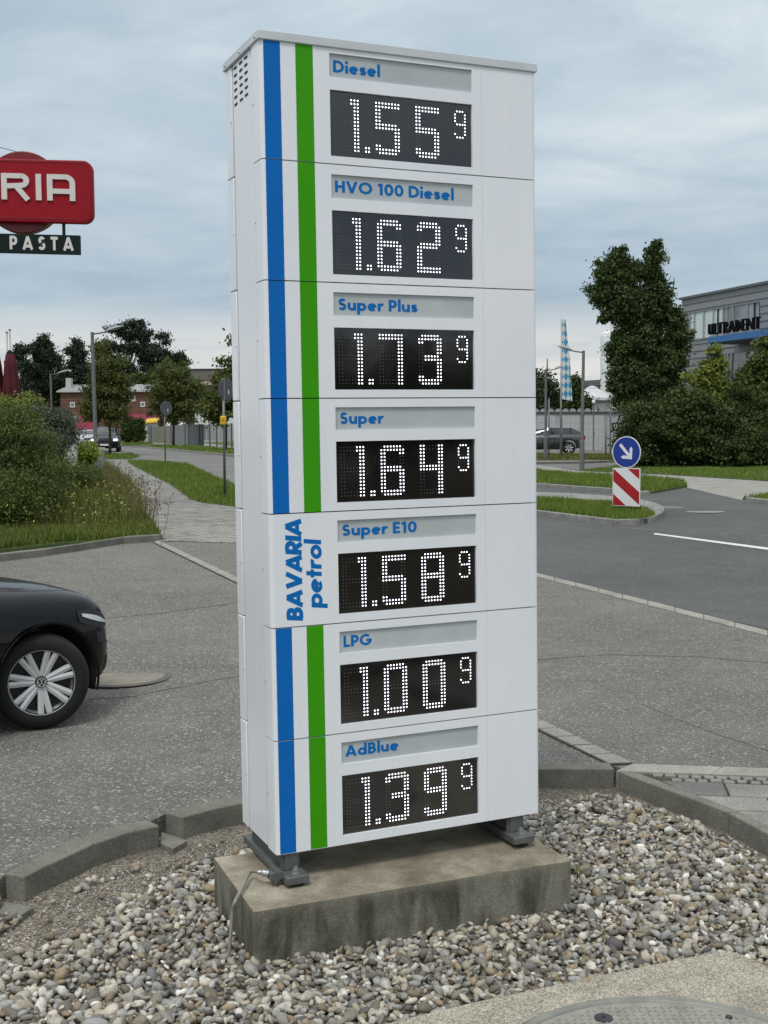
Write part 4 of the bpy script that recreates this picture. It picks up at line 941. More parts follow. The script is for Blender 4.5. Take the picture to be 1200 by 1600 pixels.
def clip_rect(poly, x0, x1, z0, z1):
    for ax_, lim, gt in ((0, x0, True), (0, x1, False), (1, z0, True), (1, z1, False)):
        out = []
        for i in range(len(poly)):
            a, b = poly[i], poly[(i + 1) % len(poly)]; ia, ib = (a[ax_] >= lim) == gt, (b[ax_] >= lim) == gt
            if ia: out.append(a)
            if ia != ib: t = (lim - a[ax_]) / (b[ax_] - a[ax_]); out.append((a[0] + t * (b[0] - a[0]), a[1] + t * (b[1] - a[1])))
        poly = out
        if not poly: return []
    return poly
H_ = ph1 - ph0; W2 = 2 * pw
for off_ in (-.30, .37, 1.04):                           # red bands fall to the right
    zt = ph0 + H_ * (off_ + .30)
    b_ = [(-pw, zt), (-pw, zt + H_ * .335), (pw, zt + H_ * .335 - H_ * .64), (pw, zt - H_ * .64)]
    q = clip_rect(b_, -pw + .012, pw - .012, ph0 + .012, ph1 - .012)
    if len(q) > 2: mb = MB(); mb.add([(p[0], -.0012, p[1]) for p in q], [tuple(range(len(q)))]); mb.build('red_stripe', M['tred'], pn)
# -- far side of the street: kerb, verge, walkway, lawn
def kerb_line(name, label, pts, mat, h=.10, wd=.14, n_each=1, dzin=0):
    P_ = [at(*p) for p in pts]; base = P_[0]; t = thing(name, label, 'kerb', base)
    for i in range(len(P_) - 1):
        L_ = (P_[i + 1] - P_[i]).length; m = max(1, min(10, int(L_ / 1.0)))
        for j in range(m):
            a, b = P_[i].lerp(P_[i + 1], j / m + .003), P_[i].lerp(P_[i + 1], (j + 1) / m - .003)
            nr = Vector((-(b - a).y, (b - a).x, 0)).normalized() * wd
            if nr.y < 0: nr = -nr
            q = [a, b, b + nr, a + nr]; q = [Vector((p.x, p.y, gh(p.y) + h)) for p in q]
            mb = MB(); mb.prism(q, lambda p: p.z - h - .03, mat); mb.build('kerb_stone', mat, t, base, bevel=.01)
    return t
kerb_line('far_kerb', 'pale kerb along the far grass strip behind the traffic island', [(700, 745), (835, 761), (900, 766), (956, 770), (1004, 775), (1016, 774)], M['kerb_far'])
vp = xy(pix((700, 730), (835, 738), (905, 744), (1000, 748), (1069, 755), (1074, 762), (1020, 772), (956, 766), (835, 757), (700, 742)))
sheet('verge_soil', vp, .06, M['turf']); grass('grass', [vp], 26000, .10, M['grass'], 'narrow green grass strip beyond the street behind the island', .006, .06)
wp = xy(pix((700, 720), (835, 727), (870, 731), (905, 737), (1026, 742), (1200, 753), (1500, 775), (1500, 818), (1200, 786), (1160, 783), (1073, 763), (1000, 748), (835, 738), (700, 730)))
sheet('far_walkway', wp, .014, M['paver'])
lp = xy(pix((905, 735.5), (980, 728), (1200, 725), (1600, 728), (1600, 782), (1200, 752), (1026, 741)))
sheet('lawn', lp, .02, M['turf']); grass('grass', [lp], 42000, .06, M['grass'], 'mown lawn in front of the tall hedge at right', .007, .02)
rp = xy(pix((1160, 782), (1200, 776), (1500, 790), (1500, 818), (1200, 787))); sheet('verge_soil', rp, .05, M['turf']); grass('grass', [rp], 5000, .09, M['grass'], 'small grass corner at the right picture edge', .006, .05)
kerb_line('far_kerb', 'pale kerb end at the right picture edge', [(1164, 785), (1200, 789), (1400, 806)], M['kerb_far'])
cp_ = xy(pix((700, 706), (835, 709), (1100, 709), (1100, 703), (700, 700))); sheet('car_park', xy(pix((600, 706), (600, 722), (835, 727), (905, 735), (980, 728), (1100, 720), (1100, 700), (600, 698))), .013, M['roadfar'])
gp_ = xy(pix((700, 708), (835, 710), (960, 711), (975, 719), (835, 720), (700, 718))); sheet('verge_soil', gp_, .04, M['turf']); grass('grass', [gp_], 12000, .10, M['drygrass'], 'dull green grass strip in front of the parked dark car', .008, .04)
kerb_line('far_kerb', 'dark kerb edge of the car park behind the lamp', [(700, 724), (835, 726), (905, 725), (960, 723)], M['kerb'], .10, .3)
# -- walkway pavers, real stones in running bond
wk = [(253, 846), (372, 849), (520, 872), (520, 815), (369, 794), (317, 787), (298, 781), (269, 759), (237.5, 743), (209, 729), (199, 722), (196, 716), (166, 715), (166, 719), (175, 745), (203, 771), (222, 809)]
wkp = xy(pix(*wk)); sheet('walkway_bed', wkp, .004, M['sandbed'])
t_w = thing('walkway', 'light grey paved walkway curving away left of the pylon', 'walkway', at(300, 800))
wa, wb = at(253, 846), at(372, 849); wdv = (wb - wa).normalized(); wnv = Vector((-wdv.y, wdv.x, 0))
wbs = at(300, 800); cells = []
for r_ in range(0, 430):
    for c_ in range(-110, 70):
        cxy = wa + wdv * (c_ * .205 + (r_ % 2) * .1) + wnv * (r_ * .105 + .05); cells.append((cxy.y, cxy.x, r_))
arr = np.array(cells); kk = in_poly(arr[:, [1, 0]], wkp); arr = arr[kk]; arr = arr[np.argsort(arr[:, 0])]
def paver_mesh(mat):
    mb = MB(); mb.v = []; q = [(-.095, -.044), (.095, -.044), (.095, .044), (-.095, .044)]
    an = math.atan2(wdv.y, wdv.x); q = [rot2(p, an) for p in q]; q2 = [(p[0] * .94, p[1] * .9) for p in q]
    mb.add([(p[0], p[1], .004) for p in q2] + [(p[0], p[1], 0) for p in q] + [(p[0], p[1], -.04) for p in q], [(0, 1, 2, 3)] + [(i, (i + 1) % 4, 4 + (i + 1) % 4, 4 + i) for i in range(4)] + [(4 + i, 4 + (i + 1) % 4, 8 + (i + 1) % 4, 8 + i) for i in range(4)])
    return mb.mesh('paver', mat)
pms = [paver_mesh(M['paver']), paver_mesh(M['paver']), paver_mesh(M['paver_b'])]
slope = lambda y: (gh(y + .1) - gh(y - .1)) / .2
for (y_, x_, r_) in arr[:300]:
    o = link_obj('paver', random.choice(pms), t_w, (x_ - wbs.x, y_ - wbs.y, gh(y_) + .012 - wbs.z + random.uniform(-.002, .002))); o.rotation_euler = (math.atan(slope(y_)), 0, 0)
rest = arr[300:]
an = math.atan2(wdv.y, wdv.x); q4 = np.array([rot2(p, an) for p in ((-.095, -.044), (.095, -.044), (.095, .044), (-.095, .044))])
vx = np.empty((len(rest), 4, 3)); vx[..., 0] = rest[:, 1][:, None] + q4[:, 0]; vx[..., 1] = rest[:, 0][:, None] + q4[:, 1]; vx[..., 2] = np.interp(vx[..., 1], GY, GZ) + .014 + rng.uniform(-.0015, .0015, (len(rest), 1))
x = NT('paver_field'); cc_ = x.ramp(island(x), [(0, (.20, .195, .17)), (.5, (.28, .27, .24)), (1, (.35, .34, .305))]); x.col(x.mix(x.ramp(x.noise(1.1, 4), [(.4, 0.), (.7, .4)]), cc_, (.15, .145, .125))); x.set(Roughness=.95); M['paverfield'] = x.m
o = big_mesh('paver_field', vx.reshape(-1, 3) - np.array(wbs), np.arange(4 * len(rest)), 4, M['paverfield'], t_w); o['kind'] = 'stuff'
# -- left verge between walkway and road, far verges
vg = xy(pix((199.5, 722), (240.7, 722), (269, 725), (294.5, 727), (332.5, 746), (372, 762), (520, 800), (520, 815), (369, 793), (317, 787), (298, 781), (269, 759), (237.5, 743), (209, 728.5)))
sheet('verge_soil', vg, .02, M['turf']); grass('grass', [vg], 46000, .12, M['grass'], 'bright green verge between the walkway and the side road', .005, .02)
g3 = xy(pix((166, 711), (205, 710), (218, 714), (205, 717.5), (166, 718))); sheet('verge_soil', g3, .03, M['turf']); grass('grass', [g3], 4000, .10, M['grass'], 'small grass patch around the young street tree', .01, .03)
g4 = xy(pix((240, 696), (300, 698), (367, 703), (520, 712), (520, 727), (367, 712.5), (300, 706), (231, 699.5))); sheet('verge_soil', g4, .07, M['turf']); grass('grass', [g4], 12000, .12, M['grass'], 'grass strip with low kerb on the far side of the side road', .012, .07)
kerb_line('far_kerb', 'low dark kerb along the far grass strip at left', [(229, 700.5), (300, 707.5), (367, 714), (520, 729)], M['kerb_far'], .11)
g5 = xy(pix((190, 691), (239, 691), (236, 696), (190, 697.5))); sheet('verge_soil', g5, .05, M['turf']); grass('grass', [g5], 3000, .12, M['grass'], 'distant patch of grass in front of the dark hedge', .015, .05)
sheet('far_footpath', pix((190, 687.5), (260, 688), (367, 698), (520, 706), (520, 712), (367, 703), (300, 698), (240, 696), (239, 691), (190, 691)), .03, M['paver'])
# -- meadow bed at the left behind a raised kerb
ky = [(-260, 905), (-120, 882), (0, 867), (60, 860), (120, 853.5), (165, 849), (192, 846.5), (249, 845.6)]
kb = thing('bed_kerb', 'grey raised kerb in front of the wild planting at left', 'kerb', at(0, 870))
for i in range(len(ky) - 1):
    a, b = at(ky[i][0], ky[i][1] + 10 * max(0, min(1, (235 - ky[i][0]) / 150)) + .5), at(ky[i + 1][0], ky[i + 1][1] + 10 * max(0, min(1, (235 - ky[i + 1][0]) / 150)) + .5)
    a, b = a.lerp(b, .004), b.lerp(a, .004); q = [a, b, b + Vector((0.02, .15, 0)), a + Vector((.02, .15, 0))]; q = [Vector((p.x, p.y, gh(p.y) + .10)) for p in q]
    mb = MB(); mb.prism(q, lambda p: p.z - .13, M['kerb']); mb.build('kerb_stone', M['kerb'], kb, at(0, 870), bevel=.01)
md = [(-260, 897), (-120, 876), (0, 864), (100, 853), (200, 847), (250, 845.5), (222, 809), (203, 771), (175, 745), (165, 722), (150, 712), (60, 706), (-260, 706)]
mdp = xy(pix(*md)); sheet('meadow_soil', mdp, .05, M['turf'])
front = xy(pix((-200, 885), (0, 863), (100, 852), (200, 846.5), (250, 845), (235, 828), (190, 815), (100, 812), (0, 815), (-200, 825)))
grass('grass', [front], 40000, .13, M['grass'], 'fresh green grass fringe along the bed kerb', .006, .05)
grass('meadow_grass', [front], 20000, .15, M['drygrass'], 'coarser weedy grass mixed into the fringe along the bed kerb', .006, .05)
mid_ = xy(pix((-200, 850), (0, 835), (150, 832), (236, 832), (222, 809), (203, 771), (172, 742), (150, 735), (-200, 735)))
grass('meadow_grass', [mid_], 60000, .42, M['drygrass'], 'tall dry meadow grass and weeds in the bed at left', .006, .05)
q = rng.uniform((-12, 13), (-2, 26), (14000, 2)); q = q[in_poly(q, xy(pix((-100, 856), (60, 850), (190, 843), (236, 832), (205, 775), (176, 755), (100, 765), (0, 790), (-100, 800))))]
hp = np.interp(q[:, 1], GY, GZ) + .05 + rng.uniform(.12, .50, len(q)); tag(leaves('weed_foliage', np.c_[q, hp], .028, M['leaf_yellow'], aspect=.4), 'leafy weeds mixed into the meadow bed', 'weeds', None, 'stuff')
q = q[rng.random(len(q)) < .08][:260]; mb = MB()
fv = []
for (x_, y_) in q:
    z_ = gh(y_) + .05 + random.uniform(.25, .55); r_ = random.uniform(.007, .013)
    for k in range(6): t_ = k * math.pi / 3; fv.append((x_ + r_ * math.cos(t_), y_ + r_ * .5 * math.sin(t_) - .0, z_ + r_ * math.sin(t_ + .4) * .8))
tag(big_mesh('wildflowers', np.array(fv), np.arange(len(fv)), 6, M['flower']), 'yellow wildflowers scattered through the meadow bed', 'flowers', None, 'stuff')
mb = MB()
for k in range(46):
    px_, py_ = random.uniform(150, 262), 0; py_ = 770 + (px_ - 150) * .62 + random.uniform(-8, 14)
    b_ = at(px_ - 10, py_ + 6); h_ = random.uniform(.5, .95); tp_ = b_ + Vector((random.uniform(-.15, .2), 0, h_)); mb.tube([b_, b_.lerp(tp_, .5) + Vector((.02, 0, 0)), tp_], [.004, .003, .002], 4)
    for j in range(7):
        s_ = b_.lerp(tp_, random.uniform(.5, 1)); e_ = s_ + Vector((random.uniform(-.09, .09), random.uniform(-.05, .05), random.uniform(.02, .09))); mb.tube([s_, e_], .002, 3); mb.box(e_.x - .009, e_.x + .009, e_.y - .009, e_.y + .009, e_.z - .009, e_.z + .009)
tag(mb.build('dry_stalks', M['stalk']), 'brown seeded weed stalks leaning over the walkway edge', 'weeds', None, 'stuff')

def PB_(px, py, Y): q = PY(px, py, Y); return (q.x, Y, gh(Y))
shrub('bush', 'big dark green bush at the left picture edge', 'bush', PB_(10, 800, 19.5),
      [pblob(-40, 720, 20, 70, 85), pblob(20, 700, 19.5, 50, 60), pblob(45, 740, 19.5, 42, 55), pblob(10, 770, 18.8, 60, 45), pblob(35, 665, 20, 30, 28), pblob(-20, 655, 20, 45, 30), pblob(62, 700, 20.5, 22, 30)], 62000, .024, M['leaf_bush'], .12, 360)
shrub('bush', 'bush with reddish shoots poking up below the umbrellas', 'bush', PB_(15, 700, 21.5), [pblob(20, 650, 21.5, 26, 22), pblob(5, 645, 21.5, 30, 20), pblob(33, 640, 21.5, 12, 18)], 3500, .035, M['leaf_yellow'], .12, 40)
shrub('bush', 'greyish olive shrub behind the big bush at left', 'bush', PB_(85, 720, 27), [pblob(75, 665, 27, 32, 30), pblob(95, 675, 27, 22, 28), pblob(55, 655, 27, 25, 22), pblob(80, 702, 26, 20, 22)], 20000, .03, M['leaf_grey'], .16, 80)
shrub('bush', 'low tangled shrub in front of the grey cabinet', 'bush', PB_(120, 780, 24), [pblob(108, 745, 24, 34, 20), pblob(75, 755, 23, 36, 32), pblob(134, 750, 25, 16, 20), pblob(85, 728, 25, 22, 14), pblob(60, 778, 21, 36, 32), pblob(140, 772, 24, 14, 16)], 34000, .026, M['leaf_bush'], .13, 240)
shrub('bush', 'small lime green hedge beside the lamp post', 'hedge', PB_(133, 745, 33), [pblob(134, 709, 33, 15, 13), pblob(125, 706, 33, 9, 9), pblob(143, 713, 33, 8, 10)], 5000, .045, M['leaf_lime'], .1, 40)
# ------------------------------------------------------------------ street furniture left
def lamp(label, pxt, pyt, pxb, pyb, Y, head, grp='street lamps with flat heads'):
    b_ = PY(pxb, pyb, Y); top_ = PY(pxt, pyt, Y); t = thing('street_lamp', label, 'street lamp', (b_.x, Y, gh(Y)), 0, None); bs = (b_.x, Y, gh(Y))
    k = Y / F; mb = MB(); mb.tube([(b_.x, Y, gh(Y)), (b_.x, Y, gh(Y) + 1.0), (b_.x, Y, gh(Y) + 1.02), (top_.x, Y, top_.z)], [.085, .085, .062, .05], 10); mb.build('pole', M['polemetal'], t, bs, smooth=40)
    s = head[0]; x0, z0 = top_.x, top_.z; mb = MB(); mb.tube([(x0, Y, z0 - .06), (x0 + s * .30, Y, z0 - .02), (x0 + s * .5, Y, z0 + .03)], .025, 6); mb.build('arm', M['polemetal'], t, bs, smooth=True)
    L_ = head[1] * k; h0 = x0 + s * .40; mb = MB()
    secs = [(0, .05, .03), (.25, .14, .07), (.6, .16, .08), (1, .05, .02)]; vs = []
    for f_, wd_, th_ in secs:
        xx, zz = h0 + s * L_ * f_, z0 + .02 + f_ * head[2] * k
        vs += [(xx, Y - wd_, zz), (xx, Y - wd_ * .6, zz + th_), (xx, Y + wd_ * .6, zz + th_), (xx, Y + wd_, zz), (xx, Y + wd_ * .5, zz - th_ * .4), (xx, Y - wd_ * .5, zz - th_ * .4)]
    fs = [(i * 6 + j, i * 6 + (j + 1) % 6, (i + 1) * 6 + (j + 1) % 6, (i + 1) * 6 + j) for i in range(3) for j in range(6)] + [tuple(range(6)), tuple(range(18, 24))]
    mb.add(vs, fs); mb.build('lamp_head', M['lamphead'], t, bs, smooth=50); return t
lamp('tall grey street lamp at left beside the walkway and litter bin', 144, 519, 150.5, 745, 36.5, (1, 28, 8))
lamp('distant street lamp in front of the dark trees at left', 79, 584, 82, 700, 72, (1, 20, 5))
lamp('street lamp right of the flag with its head pointing left', 911.8, 548, 909.3, 734.6, at(909, 734.6).y, (-1, 22, 6))
lamp('street lamp standing right beside the pylon with its head pointing right', 853, 577, 852.5, 719, at(853, 719).y, (1, 12, 3))
t = thing('litter_bin', 'grey cylindrical litter bin at the foot of the street lamp', 'bin', PB_(158.5, 745, 35.5)); bs = PB_(158.5, 745, 35.5); k = 35.5 / F
zt = PY(158, 701, 35.5).z; mb = MB(); mb.lathe([(.001, bs[2]), (6.3 * k, bs[2]), (6.6 * k, zt - .04), (6.1 * k, zt - .04), (6.0 * k, zt - .2)], 20, c=(bs[0], bs[1], 0)); mb.build('body', M['bin'], t, bs, smooth=40)
mb = MB(); mb.lathe([(6.9 * k, zt - .05), (7.2 * k, zt), (6.3 * k, zt + .03), (.001, zt + .035)], 20, c=(bs[0], bs[1], 0)); mb.build('lid', M['boxgrey'], t, bs, smooth=40)
bs = PB_(111, 745, 31); t = thing('utility_cabinet', 'small pale grey utility cabinet standing among the shrubs', 'cabinet', bs); k = 31 / F; zt = PY(111, 691, 31).z
mb = MB(); mb.box(-9.5 * k, 9.5 * k, -.1, .1, 0, zt - bs[2]); mb.build('body', M['boxgrey'], t, bevel=.01)
mb = MB(); mb.box(-10.6 * k, 10.6 * k, -.13, .13, zt - bs[2], zt - bs[2] + .05); mb.build('lid', M['boxgrey'], t, bevel=.01)
def back_sign(label, px, pyb, pyt, ypx, rx, ry, cx, cy, extra=False):
    b_ = at(px, pyb); Y = b_.y; k = Y / F; t = thing('road_sign', label, 'road sign', b_); zt = PY(px, pyt, Y).z - b_.z
    mb = MB(); mb.tube([(0, 0, -.05), (0, 0, zt)], .030, 10); mb.build('post', M['polemetal'], t, smooth=True)
    c_ = PY(cx, cy, Y) - b_; an_ = math.acos(min(1, rx / ry)); mb = MB(); mb.lathe([(.001, -.01), (ry * k, -.01), (ry * k, .008), (.001, .008)], 28, axis='y'); d = mb.build('disc', M['signback'], t, bevel=.003); d.location = (c_.x, -.045 if not extra else .05, c_.z); d.rotation_euler = (0, 0, an_)
    mb = MB(); mb.box(.18 * ry * k, .3 * ry * k, -.0135, -.011, -.45 * ry * k, -.05 * ry * k); mb.build('sticker', M['twhite'], d)
    if extra:
        y0, y1 = PY(px, 664, Y).z - b_.z, PY(px, 650, Y).z - b_.z; mb = MB(); mb.box(-4.6 * k, 4.6 * k, -.05 - .09, -.03, y0, y1); mb.build('yellow_box', M['yellow'], t, bevel=.02)
        mb = MB(); mb.box(-2.4 * k, 2.4 * k, -.05 - .096, -.05 - .088, y0 + .08, y1 - .05); mb.build('box_hatch', simple('amber_lens', (.5, .25, .01), .4), t, bevel=.004)
    return t
back_sign('sign post with grey turned-away disc and yellow box right beside the pylon', 351.5, 779, 591, 0, 10, 17.5, 353, 608, True)
back_sign('thin post with grey turned-away disc standing in the green verge', 258.5, 724, 627, 0, 8, 11, 260, 638)
# closed umbrellas and flag poles at the left edge
for px_, lab in ((19.5, 'closed dark red parasol, the right one of the pair at the left edge'), (-4, 'closed dark red parasol cut by the left picture edge')):
    Y = 24.5; bs = PB_(px_, 700, Y); t = thing('closed_parasol', lab, 'parasol', bs, 0, None); k = Y / F; zt = PY(px_, 551, Y).z - bs[2]; zb = PY(px_, 650, Y).z - bs[2]
    mb = MB(); mb.tube([(0, 0, 0), (0, 0, zt + .03)], .03, 8); mb.build('pole', M['polemetal'], t, smooth=True)
    mb = MB(); n_ = 28; prof = [(.001, zt), (6 * k, zt - .03), (8.5 * k, zt - .25), (11 * k, (zt + zb) / 2), (16 * k, zb), (12 * k, zb - .02)]; vs = []
    for (r_, h_) in prof:
        for q_ in range(n_): a_ = 2 * math.pi * q_ / n_; f_ = 1 + .18 * math.sin(q_ * math.pi / 2 + .4) * min(1, r_ / (8 * k)); vs.append((r_ * f_ * math.cos(a_), r_ * f_ * math.sin(a_), h_ + (.06 * math.sin(q_ * math.pi / 2) if h_ == zb else 0)))
    mb.add(vs, [(i * n_ + q_, i * n_ + (q_ + 1) % n_, (i + 1) * n_ + (q_ + 1) % n_, (i + 1) * n_ + q_) for i in range(5) for q_ in range(n_)]); mb.build('canopy', M['umb'], t, smooth=True)
    mb = MB(); mb.lathe([(.001, .05), (.03, .05), (5.5 * k, .0), (5.5 * k, -.03), (.001, -.03)], 12, c=(0, 0, zt)); mb.build('cap', M['boarddark'], t)
for px_, py_, lab in ((14.7, 520, 'thin metal pole behind the parasols, the shorter left one'), (19.5, 516, 'thin metal pole behind the parasols, the taller right one')):
    Y = 30; bs = PB_(px_ + 2, 700, Y); zt = PY(px_, py_, Y).z - bs[2]; t = thing('mast', lab, 'pole', bs); mb = MB(); mb.tube([(0, 0, 0), (-.02, 0, zt)], .022, 8); mb.build('pole', M['polelight'], t, smooth=True); mb = MB(); mb.cyl((-.02, 0, zt), .035, .03, 10); mb.build('pole_cap', M['polelight'], t)
# ------------------------------------------------------------------ restaurant sign, top left
YS = 22.0; k = YS / F; c_ = PY(34, 300, YS); zg = gh(YS)
mx = PY(-118, 300, YS).x
tr_ = thing('restaurant_sign', 'hanging red restaurant sign with white letters and a dark board below', 'sign', (mx, YS, zg)); bs = (mx, YS, zg)
mb = MB(); mb.tube([(mx, YS + .3, zg), (mx, YS + .3, c_.z + 1.2)], [.11, .08], 12); mb.tube([(mx, YS + .3, c_.z), (c_.x, YS + .3, c_.z)], .05, 8); mb.build('mast', M['polemetal'], tr_, bs, smooth=40)
mb = MB(); mb.tube([(mx, YS + .3, c_.z + 1.2), (c_.x - .1, YS + .2, c_.z + .75)], .008, 5); mb.build('stay_wire', M['polemetal'], tr_, bs)
def rbox(x0, x1, z0, z1, r, y0, y1, sh=0.0):
    pts = []
    for cx, cz, a_ in ((x1 - r, z1 - r, 0), (x0 + r, z1 - r, 90), (x0 + r, z0 + r, 180), (x1 - r, z0 + r, 270)):
        pts += [(cx + r * math.cos(R(a_ + q)), cz + r * math.sin(R(a_ + q))) for q in range(0, 91, 15)]
    return pts
def slab2d(mb, pts, y0, y1):
    n = len(pts); mb.add([(p[0], y0, p[1]) for p in pts] + [(p[0], y1, p[1]) for p in pts], [tuple(range(n)), tuple(range(2 * n - 1, n - 1, -1))] + [(i, (i + 1) % n, n + (i + 1) % n, n + i) for i in range(n)])
mb = MB(); dpts = [(c_.x + 62.5 * k * math.cos(R(q)), c_.z + 62.5 * k * math.sin(R(q))) for q in range(0, 360, 8)]; slab2d(mb, dpts, YS + .02, YS + .22); mb.build('disc', M['darkred'], tr_, bs, bevel=.015)
z1_, z0_ = PY(80, 252, YS).z, PY(80, 350, YS).z; x1_ = PY(148, 300, YS).x; x0_ = 2 * c_.x - x1_
# the panel tilts a little because it is turned away: shear along x
TS = .030
def shp(pts): return [(a, b - (a - PY(80, 300, YS).x) * TS) for a, b in pts]
mb = MB(); slab2d(mb, shp(rbox(x0_, x1_, z0_, z1_, 15 * k, 0, 0)), YS - .14, YS + .0); mb.build('red_panel', M['red'], tr_, bs, bevel=.02)
rim = shp(rbox(x0_ + 4 * k, x1_ - 4 * k, z0_ + 5 * k, z1_ - 3 * k, 12 * k, 0, 0)); rim2 = shp(rbox(x0_ + 5.2 * k, x1_ - 5.2 * k, z0_ + 6.2 * k, z1_ - 4.2 * k, 11 * k, 0, 0)); n = len(rim)
mb = MB(); mb.add([(p[0], YS - .152, p[1]) for p in rim] + [(p[0], YS - .152, p[1]) for p in rim2], [(i, (i + 1) % n, n + (i + 1) % n, n + i) for i in range(n)]); mb.build('rim_line', M['darkred'], tr_, bs)
GS = dict(GL); GS['R'] = (.98, [[(.09, 0), (.09, 1)], [(.09, .91), (.68, .91)] + arc(.68, .73, .18, .18, 90, -90) + [(.09, .51)], [(.52, .5), (.90, 0)]])
GS['A'] = (.96, [[(.09, 0), (.09, .91)], [(.0, .91), (.62, .91)] + arc(.62, .66, .25, .25, 90, 0) + [(.87, 0)], [(.09, .36), (.87, .36)]])
GS['E'] = (.8, [[(.09, 0), (.09, 1)], [(.09, .91), (.8, .91)], [(.09, .5), (.75, .5)], [(.09, .09), (.8, .09)]]); GS['I'] = (.19, [[(.095, 0), (.095, 1)]])
capz = 39.5 * k; xr0, xr1 = PY(7, 300, YS).x, PY(121, 300, YS).x
def wf(a, b, e): return (a, YS - .142 - e, b - (a - PY(80, 300, YS).x) * TS)
zb_ = PY(80, 316, YS).z
text('lettering', 'RIA', xr0, xr1, zb_, capz, wf, M['signwhite'], tr_, t=.19, gap=.20, depth=.03, glyphs=GS, base=bs)
text('lettering', 'E', xr0 - 43 * k, xr0 - 6.5 * k, zb_, capz, wf, M['signwhite'], tr_, t=.19, gap=.20, depth=.03, glyphs=GS, base=bs)
z1b, z0b = PY(60, 367.6, YS).z, PY(60, 397.5, YS).z; xb1 = PY(127, 385, YS).x
pts = [(a, b - (a - PY(60, 300, YS).x) * TS) for a, b in ((x0_ + .3, z0b), (xb1, z0b), (xb1, z1b), (x0_ + .3, z1b))]
mb = MB(); slab2d(mb, pts, YS - .10, YS - .02); brd = mb.build('dark_board', M['boarddark'], tr_, bs)
text('lettering', 'PASTA', PY(18, 385, YS).x, PY(117.5, 385, YS).x, PY(60, 391.8, YS).z, 20.5 * k, lambda a, b, e: (a, YS - .102 - e, b - (a - PY(60, 300, YS).x) * TS), M['signwhite'], tr_, t=.21, gap=.42, base=bs)
mb = MB()
for px_ in (101, -33): q1, q2 = PY(px_, 349, YS), PY(px_, 372, YS); mb.box(q1.x - 2 * k, q1.x + 2 * k, YS - .09, YS - .04, q2.z, q1.z)
mb.build('hanger', M['boarddark'], tr_, bs)
# ------------------------------------------------------------------ cars
def wheel_parts(parent, x, y, r, wd, yaw=0, detail=False, spokes=7):
    wt = MB(); n = 48 if detail else 20
    wt.lathe([(r * .66, -wd / 2 + .01), (r * .72, -wd / 2), (r * .90, -wd / 2 + .004), (r * .975, -wd / 2 + .03), (r, -wd / 2 + .055), (r, wd / 2 - .055), (r * .975, wd / 2 - .03), (r * .9, wd / 2), (r * .66, wd / 2)], n, axis='y', closed=True)
    o = wt.build('wheel', M['tyre'], parent, smooth=50); o.location = (x, y, r); o.rotation_euler = (0, 0, yaw)
    sgn = -1 if y < 0 else 1; f = sgn * (wd / 2 - .012)
    rm = MB(); rm.lathe([(r * .62, f - sgn * .09), (r * .655, f - sgn * .05), (r * .67, f + sgn * .004), (r * .685, f + sgn * .006), (r * .69, f - sgn * .02)], n, axis='y'); rm.build('rim', M['alloy'], o, smooth=50)
    bk = MB(); bk.lathe([(.001, f - sgn * .075), (r * .63, f - sgn * .075)], n, axis='y'); bk.build('brake_disc', M['alloydark'], o)
    sp = MB()
    for i in range(spokes):
        a0_ = 2 * math.pi * i / spokes + .32
        for s_ in ((-1, 1) if detail else (0,)):
            ra, rb = r * .10, r * .665; wa, wb_ = r * .056, r * (.062 if detail else .10)
            aa, ab = a0_ + s_ * .22, a0_ + s_ * (.135 if detail else 0)
            pa, pb_ = Vector((math.cos(aa) * ra, 0, math.sin(aa) * ra)), Vector((math.cos(ab) * rb, 0, math.sin(ab) * rb)); d_ = (pb_ - pa).normalized(); nr = Vector((-d_.z, 0, d_.x))
            ya, yb = f - sgn * .028, f - sgn * .004
            vs = [pa + nr * wa + Vector((0, ya, 0)), pa - nr * wa + Vector((0, ya, 0)), pb_ - nr * wb_ + Vector((0, yb, 0)), pb_ + nr * wb_ + Vector((0, yb, 0))]
            mid2 = [pa + Vector((0, ya + sgn * .006, 0)), pb_ + Vector((0, yb + sgn * .006, 0))]
            lo_ = [v - Vector((0, sgn * .03, 0)) for v in vs]
            sp.add(vs + mid2 + lo_, [(0, 4, 5, 3), (1, 2, 5, 4), (0, 3, 9, 6), (1, 7, 8, 2), (2, 8, 9, 3), (2, 3, 5), (0, 1, 4)])
    sp.build('spokes', M['alloy'], o)
    hb_ = MB(); hb_.lathe([(.001, f - sgn * .005), (r * .105, f - sgn * .006), (r * .118, f - sgn * .012), (r * .15, f - sgn * .05)], 24, axis='y'); hb_.build('hub_cap', M['carplastic'], o, smooth=50)
    if detail:
        em = MB(); R_ = r * .098
        def P3(a, b): return (a * R_ , f - sgn * .0035, b * R_)
        rg = arc(0, 0, .93, .93, 0, 360, 28); L, Rr = stroke_quads(rg, .07); nn = len(L); em.add([P3(*q) for q in L + Rr], [(i, i + 1, nn + i + 1, nn + i) for i in range(nn - 1)])
        for st in ([(-.36, .84), (0, .08), (.36, .84)], [(-.80, .40), (-.42, -.70), (0, .0), (.42, -.70), (.80, .40)]):
            L, Rr = stroke_quads(st, .075); nn = len(L); em.add([P3(*q) for q in L + Rr], [(i, i + 1, nn + i + 1, nn + i) for i in range(nn - 1)])
        em.build('emblem', M['alloy'], o)
    return o
